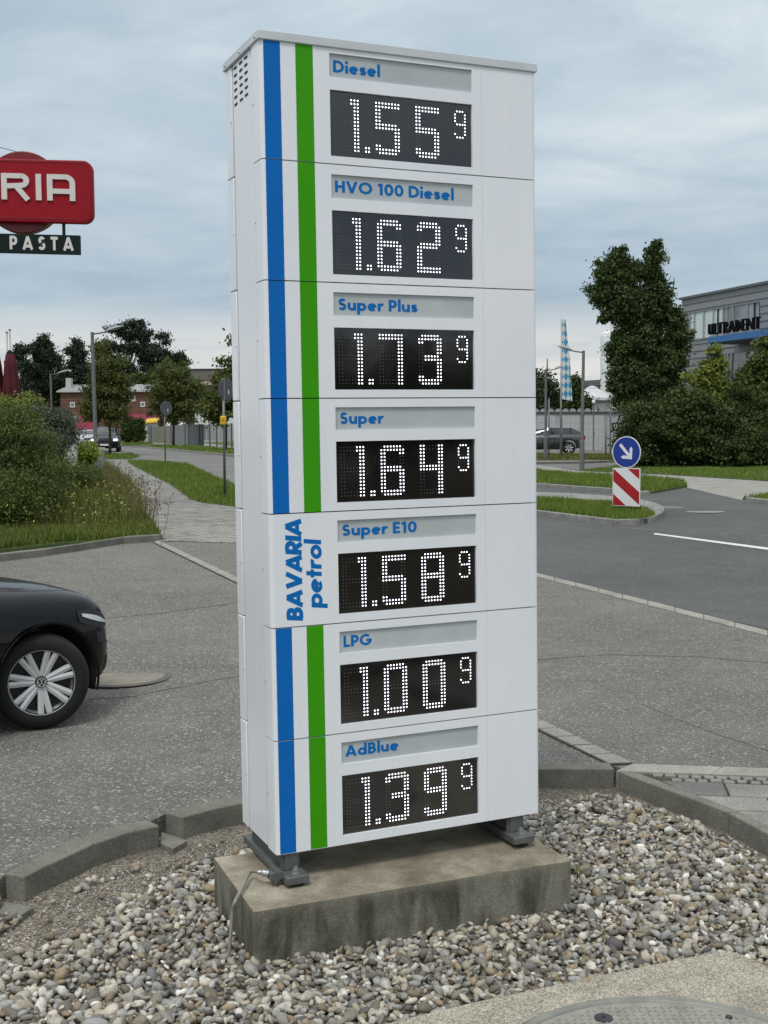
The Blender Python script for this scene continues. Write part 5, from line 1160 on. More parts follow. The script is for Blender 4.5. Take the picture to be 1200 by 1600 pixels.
def make_car(name, label, cat, loc, yaw, paint, st, roof, r=.32, wb=2.62, steer=0, detail=False, lit=False, tail=False, Lf=None, track=.77, group=None):
    """st: stations (x, zbottom, zshoulder, ztop, halfwidth); roof: (x, z, halfwidth) from windscreen base to rear"""
    t = thing(name, label, cat, loc, yaw, group)
    ring_n = 9; vs = []
    for (x_, zb, zs, zt_, hw) in st:
        h = zs - zb; half = [(0, zb), (hw * .75, zb), (hw * .965, zb + .09 * h), (hw, zb + .40 * h), (hw * .985, zb + .72 * h), (hw * .93, zs), (hw * .80, zs + (zt_ - zs) * .55), (hw * .45, zt_ - .006), (0, zt_)]
        vs += [(x_, -a, b) for a, b in half] + [(x_, a, b) for a, b in half[-2:0:-1]]
    m = 2 * ring_n - 2; fs = [(i * m + j, i * m + (j + 1) % m, (i + 1) * m + (j + 1) % m, (i + 1) * m + j) for i in range(len(st) - 1) for j in range(m)]
    fs += [tuple(range(m)), tuple(range((len(st) - 1) * m, len(st) * m))]
    mb = MB(); mb.add(vs, fs); bd = mb.build('body', paint, t, smooth=True)
    sub = bd.modifiers.new('sub', 'SUBSURF'); sub.levels = sub.render_levels = 3 if detail else 1
    # wheel arches cut with a cylinder, then baked
    cut = MB(); ra = r * (1.20 if detail else 1.15)
    for x_ in (wb / 2, -wb / 2):
        cut.tube([(x_, -1.2, r * 1.02), (x_, 1.2, r * 1.02)], ra, 40 if detail else 18)
    cm = link_obj('cutter', cut.mesh('cutter', M['carplastic'])); cm.matrix_world = t.matrix_world if False else Matrix.Translation(loc) @ Matrix.Rotation(yaw, 4, 'Z')
    bo_ = bd.modifiers.new('bool', 'BOOLEAN'); bo_.operation = 'DIFFERENCE'; bo_.object = cm; bo_.solver = 'EXACT'
    bpy.context.view_layer.update(); dg_ = bpy.context.evaluated_depsgraph_get(); me = bpy.data.meshes.new_from_object(bd.evaluated_get(dg_))
    bd.modifiers.clear(); bd.data = me; bpy.data.objects.remove(cm)
    me.polygons.foreach_set('use_smooth', [True] * len(me.polygons)); me.set_sharp_from_angle(angle=R(42))
    for p in me.polygons:                              # inside of the arches is plastic
        pass
    # greenhouse
    gv = []
    for (x_, z_, hw, zb) in roof:
        half = [(hw + .10 + .0, zb), (hw + .04, zb + (z_ - zb) * .55), (hw - .02, z_ - .05), (hw * .7, z_), (0, z_ + .01)]
        gv += [(x_, -a, b) for a, b in half] + [(x_, a, b) for a, b in half[-2::-1]]
    m = 9; fs = [(i * m + j, i * m + j + 1, (i + 1) * m + j + 1, (i + 1) * m + j) for i in range(len(roof) - 1) for j in range(m - 1)]
    fs += [tuple(range(m)), tuple(range((len(roof) - 1) * m, len(roof) * m))]
    mb = MB()
    pi = mb.mi(paint); gi = mb.mi(M['glass']); mb.v = [tuple(q) for q in gv]; mb.f = fs
    def isglass(i_, j_): return j_ in (0, 1, 6, 7) or i_ == 0 or i_ == len(roof) - 2
    mb.m = [(gi if isglass(i_, j_) else pi) for i_ in range(len(roof) - 1) for j_ in range(m - 1)] + [gi, gi]
    mb.build('cabin', None, t, smooth=35)
    pl = MB()
    for i_ in range(1, len(roof) - 1):
        x_, z_, hw, zb = roof[i_]
        for s_ in (-1, 1): pl.tube([(x_, s_ * (hw + .105), zb), (x_, s_ * (hw + .045), zb + (z_ - zb) * .55), (x_, s_ * (hw - .012), z_ - .05)], .028, 6)
    pl.build('pillars', M['carplastic'], t)
    for x_ in (wb / 2, -wb / 2):
        for s_ in (-1, 1): wheel_parts(t, x_, s_ * track, r, .205, steer if x_ > 0 else 0, detail and s_ < 0 and x_ > 0)
    return t
# near black hatchback, only its nose is in the picture
ang = R(48); wc = at(64, 1136); rw = .318
ST = [(1.995, .34, .50, .52, .22), (1.98, .27, .60, .635, .50), (1.935, .23, .68, .73, .67), (1.84, .21, .765, .83, .785), (1.68, .20, .83, .905, .855), (1.31, .19, .865, .96, .885), (.95, .19, .885, .995, .895),
      (.75, .19, .89, 1.01, .90), (0, .19, .90, .98, .905), (-.9, .19, .92, .99, .905), (-1.4, .20, .93, 1.0, .89), (-1.8, .24, .92, 1.0, .86), (-2.05, .30, .86, .95, .78), (-2.12, .38, .72, .8, .6)]
RF = [(.92, .98, .62, .93), (.25, 1.36, .56, .92), (-.35, 1.45, .56, .92), (-1.1, 1.42, .55, .93), (-1.75, 1.25, .52, .94), (-2.02, .97, .55, .92)]
org = wc - Vector((math.cos(ang) * 1.31 - math.sin(ang) * -.775, math.sin(ang) * 1.31 + math.cos(ang) * -.775, 0))
car = make_car('parked_car', 'black hatchback with silver alloy wheel entering at the left picture edge', 'car', (org.x, org.y, wc.z), ang, M['carblack'], ST, RF, rw, 2.62, R(-24), True, track=.775)
from mathutils.bvhtree import BVHTree
bodyo = [c for c in ALLOBJ() if c.parent == car and c.name.startswith('body')][0]
bvh = BVHTree.FromPolygons([v.co for v in bodyo.data.vertices], [tuple(p.vertices) for p in bodyo.data.polygons])
DQ = Vector((-.62, .78, 0)).normalized(); SQ = Vector((.78, .62, 0)).normalized()   # look direction and sideways axis for casting onto the front corner
def onbody(s_, z_, lift=.004, down=False):
    if down: h = bvh.ray_cast(Vector((s_, z_, 2)), Vector((0, 0, -1)))
    else: h = bvh.ray_cast(Vector((1.75, -.80, z_)) - DQ * 1.5 + SQ * s_, DQ)
    return (h[0] + h[1] * lift * (1 if h[1].dot(DQ) < 0 or down else -1)) if h[0] is not None else None
def decal(name, fn, nu, nv, mat):
    g = [[fn(i / nu, j / nv) for j in range(nv + 1)] for i in range(nu + 1)]
    if any(p is None for r_ in g for p in r_): return None
    mb = MB(); mb.add([p for r_ in g for p in r_], [(i * (nv + 1) + j, (i + 1) * (nv + 1) + j, (i + 1) * (nv + 1) + j + 1, i * (nv + 1) + j + 1) for i in range(nu) for j in range(nv)]); return mb.build(name, mat, car, smooth=True)
hlt = decal('headlight', lambda u, v: onbody(-.15 + .36 * u, (.715 + .03 * u * 0) - .085 * u + (v - .5) * (.02 + .10 * math.sin(math.pi * min(1, u * .8 + .18))), .006), 14, 4, M['carplastic'])
if hlt: 
    lz_ = decal('headlight_lens', lambda u, v: onbody(-.12 + .26 * u, .722 - .085 * u + (v - .5) * (.006 + .032 * math.sin(math.pi * min(1, u * .8 + .15))), .010), 12, 3, M['lens']); lz_.parent = hlt
decal('bumper_crease', lambda u, v: onbody(.02 + .25 * u, .50 - .02 * u + v * .012, .003), 10, 1, M['carplastic'])
decal('bumper_grille', lambda u, v: onbody(.10 + .26 * u, .30 + .10 * v, .003), 8, 3, M['carplastic'])
decal('fog_recess', lambda u, v: onbody(-.02 + .12 * u, .56 - .10 * u * .3 + (v - .5) * .07, .003), 6, 3, M['carplastic'])
decal('lower_lip', lambda u, v: onbody(-.06 + .42 * u, .235 + .035 * v, .004), 10, 2, M['carplastic'])
decal('bonnet_seam', lambda u, v: onbody(.98 + .72 * u, -.70 + .10 * u ** 3 + v * .008, .002, True), 16, 1, M['carplastic'])
decal('door_seam', lambda u, v: (lambda h: h[0] + Vector((0, -.002, 0)) if h[0] is not None else None)(bvh.ray_cast(Vector((.80 + v * .008, -2, .30 + .55 * u)), Vector((0, 1, 0)))), 10, 1, M['carplastic'])
mb = MB(); mb.tube([(.93, -.885, .215), (-.95, -.885, .215)], .010, 6); mb.build('sill_trim', M['alloy'], car)
ar_ = MB()                                               # arch lining and flare
def archring(mb, x0, rA, rB, ya, yb):
    n_ = 26; vs = []
    for r_, y_ in ((rA, ya), (rB, yb)):
        for i in range(n_ + 1): a_ = R(-18 + 216 * i / n_); vs.append((x0 + r_ * math.cos(a_), y_, rw * 1.02 + r_ * math.sin(a_)))
    mb.add(vs, [(i, i + 1, n_ + 2 + i, n_ + 1 + i) for i in range(n_)])
archring(ar_, 1.31, rw * 1.195, rw * 1.195, -.875, -.35); ar_.build('arch_liner', M['carplastic'], car, smooth=True)
pl = MB(); archring(pl, 1.31, rw * 1.19, rw * 1.235, -.885, -.893); pl.build('arch_trim', M['carblack'], car, smooth=True)
STs = [(2.2, .32, .62, .66, .55), (2.1, .26, .78, .84, .80), (1.85, .24, .86, .96, .90), (1.35, .24, .94, 1.04, .93), (.9, .24, .98, 1.08, .93), (0, .24, 1.0, 1.08, .93), (-1.2, .24, 1.02, 1.1, .92), (-1.9, .28, 1.0, 1.1, .88), (-2.2, .4, .9, 1.0, .75)]
RFs = [(1.0, 1.06, .66, 1.0), (.35, 1.52, .60, 1.0), (-.4, 1.60, .60, 1.0), (-1.3, 1.57, .58, 1.02), (-2.0, 1.25, .58, 1.04)]
RFv = [(1.0, 1.02, .66, .98), (.35, 1.38, .58, .98), (-.4, 1.47, .58, .98), (-1.4, 1.45, .57, 1.0), (-2.1, 1.15, .55, 1.0)]
def far_car(label, px, pyb, yaw, paint, stn, rf, lit=False, tail=False, pla=None):
    p = at(px, pyb); t = make_car('parked_car', label, 'car', (p.x, p.y, p.z), yaw, paint, stn, rf, .34, 2.65, 0, False, track=.78)
    if lit:
        for s_ in (-1, 1):
            mb = MB(); mb.box(2.04, 2.17, s_ * .68 - .12, s_ * .68 + .12, .72, .84); mb.build('headlight', M['litlens'], t)
        mb = MB(); mb.box(2.15, 2.24, -.35, .35, .56, .74); mb.build('grille', M['carplastic'], t)
        mb = MB(); mb.box(2.21, 2.26, -.26, .26, .42, .53); mb.build('number_plate', M['twhite'], t)
    if tail:
        for s_ in (-1, 1): mb = MB(); mb.box(-2.16, -1.98, s_ * .80 - .06, s_ * .80 + .10, .78, .98); mb.build('tail_light', M['tail'], t)
    return t
far_car('black SUV with bright headlights driving towards us on the side road', 166, 706, R(-80), M['carblack'], STs, RFs, True)
far_car('silver car behind the black SUV, the nearer of two', 139, 697, R(-77), M['carsilver'], STs, RFv, True)
far_car('silver car furthest left in the row on the side road', 128, 694, R(-77), M['carsilver'], STs, RFv)
far_car('dark estate car parked in front of the garages, right of the pylon', 849, 709.5, R(174), M['cardark'], STs, RFv, False, True)
far_car('dark car half hidden by the hedge beside the garages', 985, 701, R(160), M['carblack'], STs, RFv)
# ------------------------------------------------------------------ trees left
def tbase(px, py): q = at(px, py); return (q.x, q.y, q.z)
Bt = tbase(172, 712); YT = Bt[1]
tree('street_tree', 'young broadleaf tree behind the tall lamp at left', 'tree', Bt, [pblob(165, 615, YT, 36, 40), pblob(180, 640, YT, 24, 26), pblob(150, 640, YT, 24, 24), pblob(170, 575, YT, 26, 26), pblob(190, 605, YT, 18, 26), pblob(160, 545, YT, 14, 14)], 24000, .075, M['leaf_street'], .09, .20, 200, top=PY(170, 600, YT).z)
Bt = tbase(271, 698.5); YT = Bt[1]
tree('street_tree', 'round street tree in the grass strip in front of the fence', 'tree', Bt, [pblob(270, 615, YT, 40, 40), pblob(255, 640, YT, 26, 22), pblob(292, 640, YT, 24, 24), pblob(265, 585, YT, 30, 26), pblob(298, 610, YT, 18, 26), pblob(243, 618, YT, 14, 22)], 26000, .10, M['leaf_street'], .12, .26, 220, top=PY(270, 600, YT).z)
Bt = tbase(352, 705); YT = Bt[1]
tree('street_tree', 'sparse light tree partly hidden by the left side of the pylon', 'tree', Bt, [pblob(362, 590, YT, 26, 40), pblob(345, 640, YT, 30, 26), pblob(330, 625, YT, 18, 18), pblob(372, 550, YT, 14, 26), pblob(380, 620, YT, 30, 50), pblob(322, 640, YT, 12, 14)], 11000, .13, M['leaf_street'], .14, .26, 90, top=PY(360, 570, YT).z)
def pine(label, trunk_px, ybase_px, Y, blobs, n=9000, sz=.22, top_py=520):
    n = int(n * 1.9); sz *= .85; Y += 45; pads = []
    for a, b, w_, h_ in blobs:
        for q in range(4): pads.append((a + random.uniform(-.75, .75) * w_, b + random.uniform(-.9, .9) * h_, w_ * random.uniform(.28, .5), h_ * random.uniform(.32, .55)))
    blobs = pads
    bs = PB_(trunk_px, 690, Y); tree('pine_tree', label, 'tree', bs, [pblob(a, b, Y, w_, h_) for a, b, w_, h_ in blobs], n, sz, M['leaf_pine'], .26, .38, 60 + len(blobs) * 6, top=PY(trunk_px, top_py, Y).z, shell=.1, branches=34)
pine('tall dark pine with layered crown above the wooden house', 205, 0, 118, [(200, 512, 24, 8), (178, 520, 16, 8), (215, 528, 26, 9), (190, 540, 30, 10), (170, 545, 14, 10), (220, 552, 28, 12), (195, 568, 32, 14), (175, 575, 18, 12), (215, 590, 26, 16)], 16000, .20, 506)
pine('dark pine with rounded top right of the tallest one', 245, 0, 122, [(252, 530, 12, 7), (246, 545, 18, 9), (258, 555, 16, 9), (240, 565, 22, 12), (262, 575, 20, 12), (250, 592, 26, 14)], 12000, .20, 528)
pine('dark pine leaning at the right end of the pine group', 275, 0, 124, [(275, 560, 14, 8), (284, 572, 12, 10), (270, 585, 20, 14), (285, 592, 10, 12), (280, 605, 14, 14)], 8000, .20, 558)
pine('slim dark pine between the two lamps at left', 122, 0, 112, [(121, 538, 8, 8), (114, 550, 10, 8), (127, 555, 10, 8), (120, 570, 18, 12), (132, 580, 12, 12), (110, 590, 16, 14), (126, 600, 18, 14)], 9000, .19, 532)
pine('dark pine with a spiky top at far left', 66, 0, 110, [(66, 530, 9, 8), (56, 542, 10, 7), (76, 545, 9, 8), (66, 556, 18, 10), (84, 562, 12, 10), (60, 575, 20, 14), (80, 590, 20, 20)], 11000, .19, 524)
pine('broad dark pine beside the parasols', 34, 0, 108, [(34, 545, 12, 8), (28, 562, 12, 12), (42, 568, 14, 14), (34, 590, 18, 20), (38, 620, 20, 20)], 9000, .19, 540)
Y = 158
tree('broadleaf_tree', 'mid green rounded tree behind the distant lamp at left', 'tree', PB_(75, 690, Y), [pblob(75, 610, Y, 34, 38), pblob(60, 590, Y, 20, 22), pblob(92, 585, Y, 20, 24), pblob(100, 625, Y, 20, 28), pblob(70, 570, Y, 16, 14), pblob(52, 630, Y, 18, 30)], 26000, .17, M['leaf_street'], .2, .42, 200, top=PY(75, 600, Y).z)
Y = 60
tree('broadleaf_tree', 'small fresh green tree right of the parasols', 'tree', PB_(45, 690, Y), [pblob(46, 625, Y, 16, 18), pblob(40, 645, Y, 20, 20), pblob(58, 650, Y, 14, 16)], 6000, .09, M['leaf_yellow'], .1, .2, 50, top=PY(46, 630, Y).z)
Y = 162
tree('broadleaf_tree', 'dark tree mass behind the round street tree', 'tree', PB_(235, 690, Y), [pblob(225, 610, Y, 30, 30), pblob(300, 620, Y, 22, 26), pblob(250, 600, Y, 26, 26), pblob(320, 632, Y, 26, 22), pblob(150, 590, Y, 24, 34)], 24000, .17, M['leaf_hedge'], .2, .5, 200, top=PY(240, 610, Y).z)
Y = 126
shrub('hedge', 'clipped dark green hedge left of the fence', 'hedge', PB_(207, 690, Y), [pblob(194 + 4.6 * i, zz_, Y, 5, 7) for i in range(7) for zz_ in (662, 669, 676, 683)], 22000, .11, M['leaf_hedge'], .14, 260, shell=.3)
for a_, b_ in ((-170, -60), (60, 190), (380, 620)):
    pass
# a far belt of woodland closing the horizon
wb_ = []
for i in range(46): 
    xx = -125 + i * 5.6; wb_.append((xx, 235 + random.uniform(-12, 12), gh(200) + random.uniform(2, 4.2), 5, 3, random.uniform(3.4, 5.4)))
o = leaves('woodland', blob_points(wb_, 52000, .3, .9, 500), .34, M['leaf_hedge']); tag(o, 'distant dark belt of woodland along the horizon', 'woodland', None, 'stuff')
# ------------------------------------------------------------------ buildings left
Y = 150; k = Y / F
def X_(px, Y_=None): return PY(px, 640, Y_ or Y).x
def Z_(py, Y_=None, px=200): return PY(px, py, Y_ or Y).z
bs = (X_(165), Y, gh(Y)); hs = thing('wooden_house', 'pink house with brown wooden upper floor and pale metal roof', 'house', bs)
for (xa, xb) in ((93, 150), (197, 236)):
    mb = MB(); mb.box(X_(xa), X_(xb), Y, Y + 9, gh(Y) - .2, Z_(646)); mb.build('wall', M['pink'], hs, bs)
    zlo, zhi = Z_(646), Z_(610); nb = 12
    for i in range(nb):
        mb = MB(); mb.box(X_(xa + 2), X_(xb), Y - .05 - .03 * (i % 2), Y + 9, zlo + (zhi - zlo) * i / nb + .01, zlo + (zhi - zlo) * (i + 1) / nb - .01); mb.build('wood_board', M['wood'], hs, bs)
    mb = MB(); mb.add([(X_(xa - 3), Y - .5, Z_(611)), (X_(xb), Y - .5, Z_(611)), (X_(xb), Y + 5, Z_(598.5)), (X_(xa + .5), Y + 5, Z_(598.5)), (X_(xa - 3), Y - .5, Z_(611) - .12), (X_(xb), Y - .5, Z_(611) - .12), (X_(xb), Y + 5, Z_(598.5) - .12), (X_(xa + .5), Y + 5, Z_(598.5) - .12)], [(0, 1, 2, 3), (0, 4, 5, 1), (0, 3, 7, 4), (1, 5, 6, 2), (4, 7, 6, 5)]); rf_ = mb.build('roof', M['metalroof'], hs, bs)
    nr_ = int((xb - xa) / 4)
    for i in range(nr_):
        px_ = xa + 1 + i * 4; mb = MB(); a, b = Vector((X_(px_ - 2), Y - .5, Z_(611) + .03)), Vector((X_(px_ + .6), Y + 5, Z_(598.5) + .03)); mb.tube([a, b], .05, 4); mb.build('roof_rib', M['metalroof'], rf_, bs)
mb = MB(); mb.box(X_(150), X_(197), Y + .6, Y + 9, gh(Y) - .2, Z_(615)); mb.build('wall', M['wood'], hs, bs)
mb = MB(); mb.box(X_(97), X_(105), Y + 2, Y + 3, Z_(606), Z_(589)); mb.build('chimney', M['boxgrey'], hs, bs)
for (xa, xb, ya, yb) in ((110, 117.5, 636, 628), (205, 212, 627, 618), (220, 227, 636, 628), (111, 118, 668, 650)):
    mb = MB(); mb.box(X_(xa), X_(xb), Y - .13, Y - .09, Z_(ya), Z_(yb)); fr = mb.build('window', M['twhite'], hs, bs); mb = MB(); mb.box(X_(xa + 1.2), X_(xb - 1.2), Y - .15, Y - .13, Z_(ya - 1.6), Z_(yb + 1.2)); mb.build('pane', M['winglass'], fr, bs)
Yr = 200; bs = (X_(330, Yr), Yr, gh(Yr)); rw_ = thing('supermarket', 'plain taupe supermarket building with lit sign above the trees', 'building', bs)
mb = MB(); mb.box(X_(289, Yr), X_(420, Yr), Yr, Yr + 30, gh(Yr) - .2, Z_(577, Yr, 320)); mb.build('wall', M['taupe'], rw_, bs); mb = MB(); mb.box(X_(288, Yr), X_(421, Yr), Yr - .2, Yr + 30.2, Z_(577, Yr, 320), Z_(576, Yr, 320)); mb.build('roof_edge', M['cladtrim'], rw_, bs)
mb = MB(); mb.box(X_(312, Yr), X_(341, Yr), Yr - .25, Yr - .02, Z_(604, Yr, 320), Z_(594, Yr, 320)); mb.build('sign_board', M['signred'], rw_, bs)
text('lettering', 'REWE', X_(315, Yr), X_(338, Yr), Z_(602, Yr, 320), 6.2 * Yr / F, lambda a, b, e: (a, Yr - .27 - e, b), M['shopletters'], rw_, t=.24, gap=.12, base=bs)
Yw = 150; bs = (X_(325, Yw), Yw, gh(Yw)); wh = thing('white_hall', 'low white flat-roofed hall behind the pale fence', 'building', bs)
mb = MB(); mb.box(X_(304, Yw), X_(430, Yw), Yw, Yw + 8, gh(Yw) - .2, Z_(643, Yw, 320)); mb.build('wall', M['white_wall'], wh, bs); mb = MB(); mb.box(X_(303, Yw), X_(431, Yw), Yw - .15, Yw + 8.1, Z_(643, Yw, 320), Z_(641, Yw, 320)); mb.build('roof_edge', M['boxgrey'], wh, bs)
mb = MB(); mb.box(X_(316, Yw), X_(325, Yw), Yw + 1, Yw + 2.4, Z_(641, Yw, 320), Z_(637, Yw, 320)); mb.build('roof_vent', M['bin'], wh, bs)
# fence along the footpath
fence_pts = [(223, 691.5), (237, 692.3), (268, 694), (290, 696), (295, 696.3), (313, 697.5), (318, 698), (375, 701), (470, 706)]
fm = ['fence_blue', 'fence_beige', 'fence_grey', 'fence_grey', 'fence_dark', 'fence_dark', 'fence_pale', 'fence_pale']
b0_ = at(*fence_pts[0]); fc = thing('fence', 'long fence of slate, beige, grey and pale panels beside the side road', 'fence', b0_)
for i in range(len(fm)):
    a, b = at(*fence_pts[i]), at(*fence_pts[i + 1]); zt = 2.55 if i < 6 else 2.5; L_ = (b - a).length; m = max(1, int(L_ / 1.1))
    for j in range(m):
        p, q = a.lerp(b, j / m + .01), a.lerp(b, (j + 1) / m - .01)
        if i >= 6 and False: continue
        nrm = Vector((-(q - p).y, (q - p).x, 0)).normalized() * .04
        mb = MB(); vs = [p, q, q + nrm, p + nrm]; mb.prism([Vector((v.x, v.y, zt)) for v in vs], lambda v: gh(v.y) + (.05 if i < 6 else .5), M[fm[i]]); mb.build('fence_panel', M[fm[i]], fc, b0_)
    for p in ([a] if i < 6 else [a.lerp(b, u_ / 5) for u_ in range(5)]):
        mb = MB(); mb.box(p.x - .06, p.x + .06, p.y - .12, p.y - .04, gh(p.y), zt + .05); mb.build('fence_post', M['fence_dark'], fc, b0_)
Ya = 134; bs = (X_(234, Ya), Ya, gh(Ya)); aw = thing('market_stall', 'yellow awning showing above the slate fence panel', 'awning', bs)
mb = MB(); mb.add([(X_(223, Ya), Ya, Z_(660, Ya, 230)), (X_(246, Ya), Ya, Z_(658, Ya, 230)), (X_(243, Ya), Ya + 2.5, Z_(652, Ya, 230)), (X_(224, Ya), Ya + 2.5, Z_(653.5, Ya, 230)), (X_(223, Ya), Ya, Z_(660, Ya, 230) - .15), (X_(246, Ya), Ya, Z_(658, Ya, 230) - .15)], [(0, 1, 2, 3), (0, 4, 5, 1)]); mb.build('awning', M['yellow'], aw, bs)
mb = MB(); mb.box(X_(224, Ya), X_(244, Ya), Ya + .2, Ya + 2.4, gh(Ya), Z_(660, Ya, 230) - .1); mb.build('stall_wall', M['boxgrey'], aw, bs)
# ------------------------------------------------------------------ right side
# big maple-like tree: silhouette from overlapping clumps
Bt = tbase(1010, 724); YT = Bt[1]
MP = [(1022, 388, 7, 12), (1024, 404, 11, 16), (1023, 432, 14, 22), (1030, 465, 22, 26), (968, 405, 15, 14), (955, 428, 26, 22), (985, 430, 24, 22), (942, 460, 22, 24), (975, 468, 34, 28), (1005, 490, 34, 34), (960, 490, 24, 18),
      (1045, 490, 20, 26), (1058, 520, 22, 30), (1000, 530, 38, 34), (975, 545, 24, 26), (1040, 560, 34, 38), (985, 590, 34, 36), (1025, 605, 34, 36), (965, 600, 16, 24), (985, 625, 24, 20), (1010, 640, 26, 18), (1050, 600, 20, 28), (968, 565, 18, 20)]
def satellites(L_, k_, r_):
    out = []
    for a, b, w_, h_ in L_:
        for _ in range(k_):
            t_ = random.uniform(0, 2 * math.pi); out.append((a + w_ * .95 * math.cos(t_), b + h_ * .95 * math.sin(t_), random.uniform(.5, 1) * r_, random.uniform(.5, .9) * r_))
    return L_ + out
tree('maple_tree', 'large dark maple with a two-peaked crown in front of the office building', 'tree', Bt, [pblob(a, b, YT, w_ * .87, h_ * .88) for a, b, w_, h_ in satellites(MP, 4, 8)], 125000, .068, M['leaf_maple'], .17, .13, 1500, shell=.35, branches=16, top=PY(1010, 500, YT).z)
Y = at(1080, 730).y
HG = [(990, 680, 18, 34), (1010, 665, 24, 38), (1040, 668, 28, 44), (1065, 650, 28, 48), (1000, 705, 34, 24), (1045, 705, 34, 26), (1090, 700, 40, 30), (1100, 662, 34, 44), (1135, 668, 34, 44), (1140, 705, 40, 28), (1170, 658, 34, 50), (1185, 700, 40, 32), (1225, 660, 45, 65), (1240, 705, 45, 32), (1290, 670, 50, 60)]
shrub('hedge', 'tall dark overgrown hedge filling the right side below the office building', 'hedge', PB_(1100, 728, Y), [pblob(a, b, Y + random.uniform(-.4, 1.2), w_, h_, 1.3) for a, b, w_, h_ in satellites(HG, 3, 13)], 150000, .060, M['leaf_hedge'], .17, 1500, shell=.35)
Y2 = Y + 2.2
shrub('bush', 'yellow green spire-shaped bush rising above the hedge below the canopy', 'bush', PB_(1112, 720, Y2), [pblob(1118, 552, Y2, 6, 16), pblob(1115, 575, Y2, 16, 18), pblob(1106, 595, Y2, 24, 20), pblob(1122, 612, Y2, 24, 22), pblob(1100, 625, Y2, 32, 22), pblob(1085, 640, Y2, 22, 20), pblob(1112, 640, Y2, 30, 24)], 20000, .085, M['leaf_yellow'], .16, 150)
shrub('bush', 'green tree-like bush at the right picture edge in front of the canopy', 'bush', PB_(1190, 720, Y2), [pblob(1192, 560, Y2, 18, 22), pblob(1200, 540, Y2, 16, 14), pblob(1180, 590, Y2, 22, 26), pblob(1215, 590, Y2, 26, 36), pblob(1190, 625, Y2, 34, 30), pblob(1162, 620, Y2, 18, 20), pblob(1240, 620, Y2, 26, 40)], 20000, .085, M['leaf_bush'], .18, 150)
# office building
FD = Vector((.31, -.951, 0)).normalized(); F0 = PY(1064, 600, 76); F0 = Vector((F0.x, F0.y, 0)); FN = Vector((-FD.y, FD.x, 0)); FN = -FN if FN.dot(Vector((-F0.x, -F0.y, 0))) < 0 else FN
def onf(px, py, out=0.0):
    d = ray(px, py); o_ = F0 + FN * out; n_ = Vector((FD.y, -FD.x, 0)); k_ = (o_ - Vector((0, 0, CZ))).dot(n_) / d.dot(n_); P = Vector((0, 0, CZ)) + d * k_
    return (P - o_).dot(FD), P.z
def fpt(s_, z_, out=0.0): q = F0 + FD * s_ + FN * out; return Vector((q.x, q.y, z_))
ub = thing('office_building', 'grey clad office building with window band and blue entrance canopy at right', 'building', (F0.x, F0.y, gh(F0.y))); ubb = (F0.x, F0.y, gh(F0.y))
Stop = onf(1064, 469)[1]; SL = 26
def fbox(name, s0, s1, z0, z1, o0, o1, mat, par=None, bevel=0):
    mb = MB(); P = [fpt(s_, z_, o_) for z_ in (z0, z1) for o_ in (o0, o1) for s_ in (s0, s1)]
    mb.add(P, [(0, 2, 3, 1), (4, 5, 7, 6), (0, 1, 5, 4), (2, 6, 7, 3), (0, 4, 6, 2), (1, 3, 7, 5)]); return mb.build(name, mat, par or ub, ubb, bevel=bevel)
(wsL, wz1), (wsR, wz1b) = onf(1071, 491), onf(1187, 471); wz0 = onf(1084, 530)[1]
lsL, lz1 = onf(1133, 553); lsR, _ = onf(1178, 550); lz0 = onf(1143, 597)[1]
fbox('wall', 0, SL, .5, lz0, -12, 0, M['clad']); fbox('wall', 0, lsL, lz0, lz1, -12, 0, M['clad']); fbox('wall', lsR, SL, lz0, lz1, -12, 0, M['clad']); fbox('wall', 0, SL, lz1, wz0, -12, 0, M['clad'])
fbox('wall', 0, wsL, wz0, wz1, -12, 0, M['clad']); fbox('wall', wsR, SL, wz0, wz1, -12, 0, M['clad']); fbox('wall', 0, SL, wz1, Stop, -12, 0, M['clad'])
fbox('interior', wsL, wsR, wz0, wz1, -3, -1.2, M['fence_dark']); fbox('interior', lsL, lsR, lz0, lz1, -3, -1.2, M['fence_dark'])
nz_ = int((Stop - .7) / .42)
for i in range(nz_):                                     # cladding ribs
    z_ = Stop - .35 - i * .42
    segs = [(0.0, SL)]
    if wz0 < z_ < wz1: segs = [(0, wsL - .05), (wsR + .05, SL)]
    elif lz0 < z_ < lz1: segs = [(0, lsL - .05), (lsR + .05, SL)]
    for a, b in segs: fbox('cladding_rib', a, b, z_ - .018, z_ + .018, 0, .03, M['cladtrim'])
fbox('roof_edge', -.15, SL, Stop, Stop + .14, -12, .15, M['cladtrim'])
mull = [1071, 1077, 1084.5, 1099, 1114, 1121, 1129, 1135, 1144.5, 1167, 1178, 1187]
for i in range(len(mull) - 1):
    sa, sb = onf(mull[i], 510)[0], onf(mull[i + 1], 510)[0]
    pn_ = fbox('window', sa + .04, sb - .04, wz0, wz1, -.10, -.06, M['winpale'] if i in (1, 2, 3, 4, 5) else M['winglass'])
    fbox('mullion', sa - .035, sa + .035, wz0, wz1, -.12, .015, M['winframe'] if i not in (5, 10) else M['winframe_d'])
fbox('mullion', wsR - .03, wsR + .03, wz0, wz1, -.12, .015, M['winframe_d'])
fbox('window_sill', wsL, wsR, wz0 - .06, wz0, -.1, .06, M['winframe']); fbox('window_sill', lsL, lsR, lz0 - .08, lz0, -.1, .08, M['winframe'])
for a, b, m_ in ((1133, 1137, 'winframe'), (1137, 1142, 'winglass'), (1143, 1164, 'winglass'), (1166, 1177, 'winpale')):
    sa, sb = onf(a, 570)[0], onf(b, 570)[0]; fbox('window', sa + .03, sb - .03, lz0, lz1, -.10, -.06, M[m_]); fbox('mullion', sa - .04, sa + .03, lz0, lz1, -.12, .02, M['winframe'])
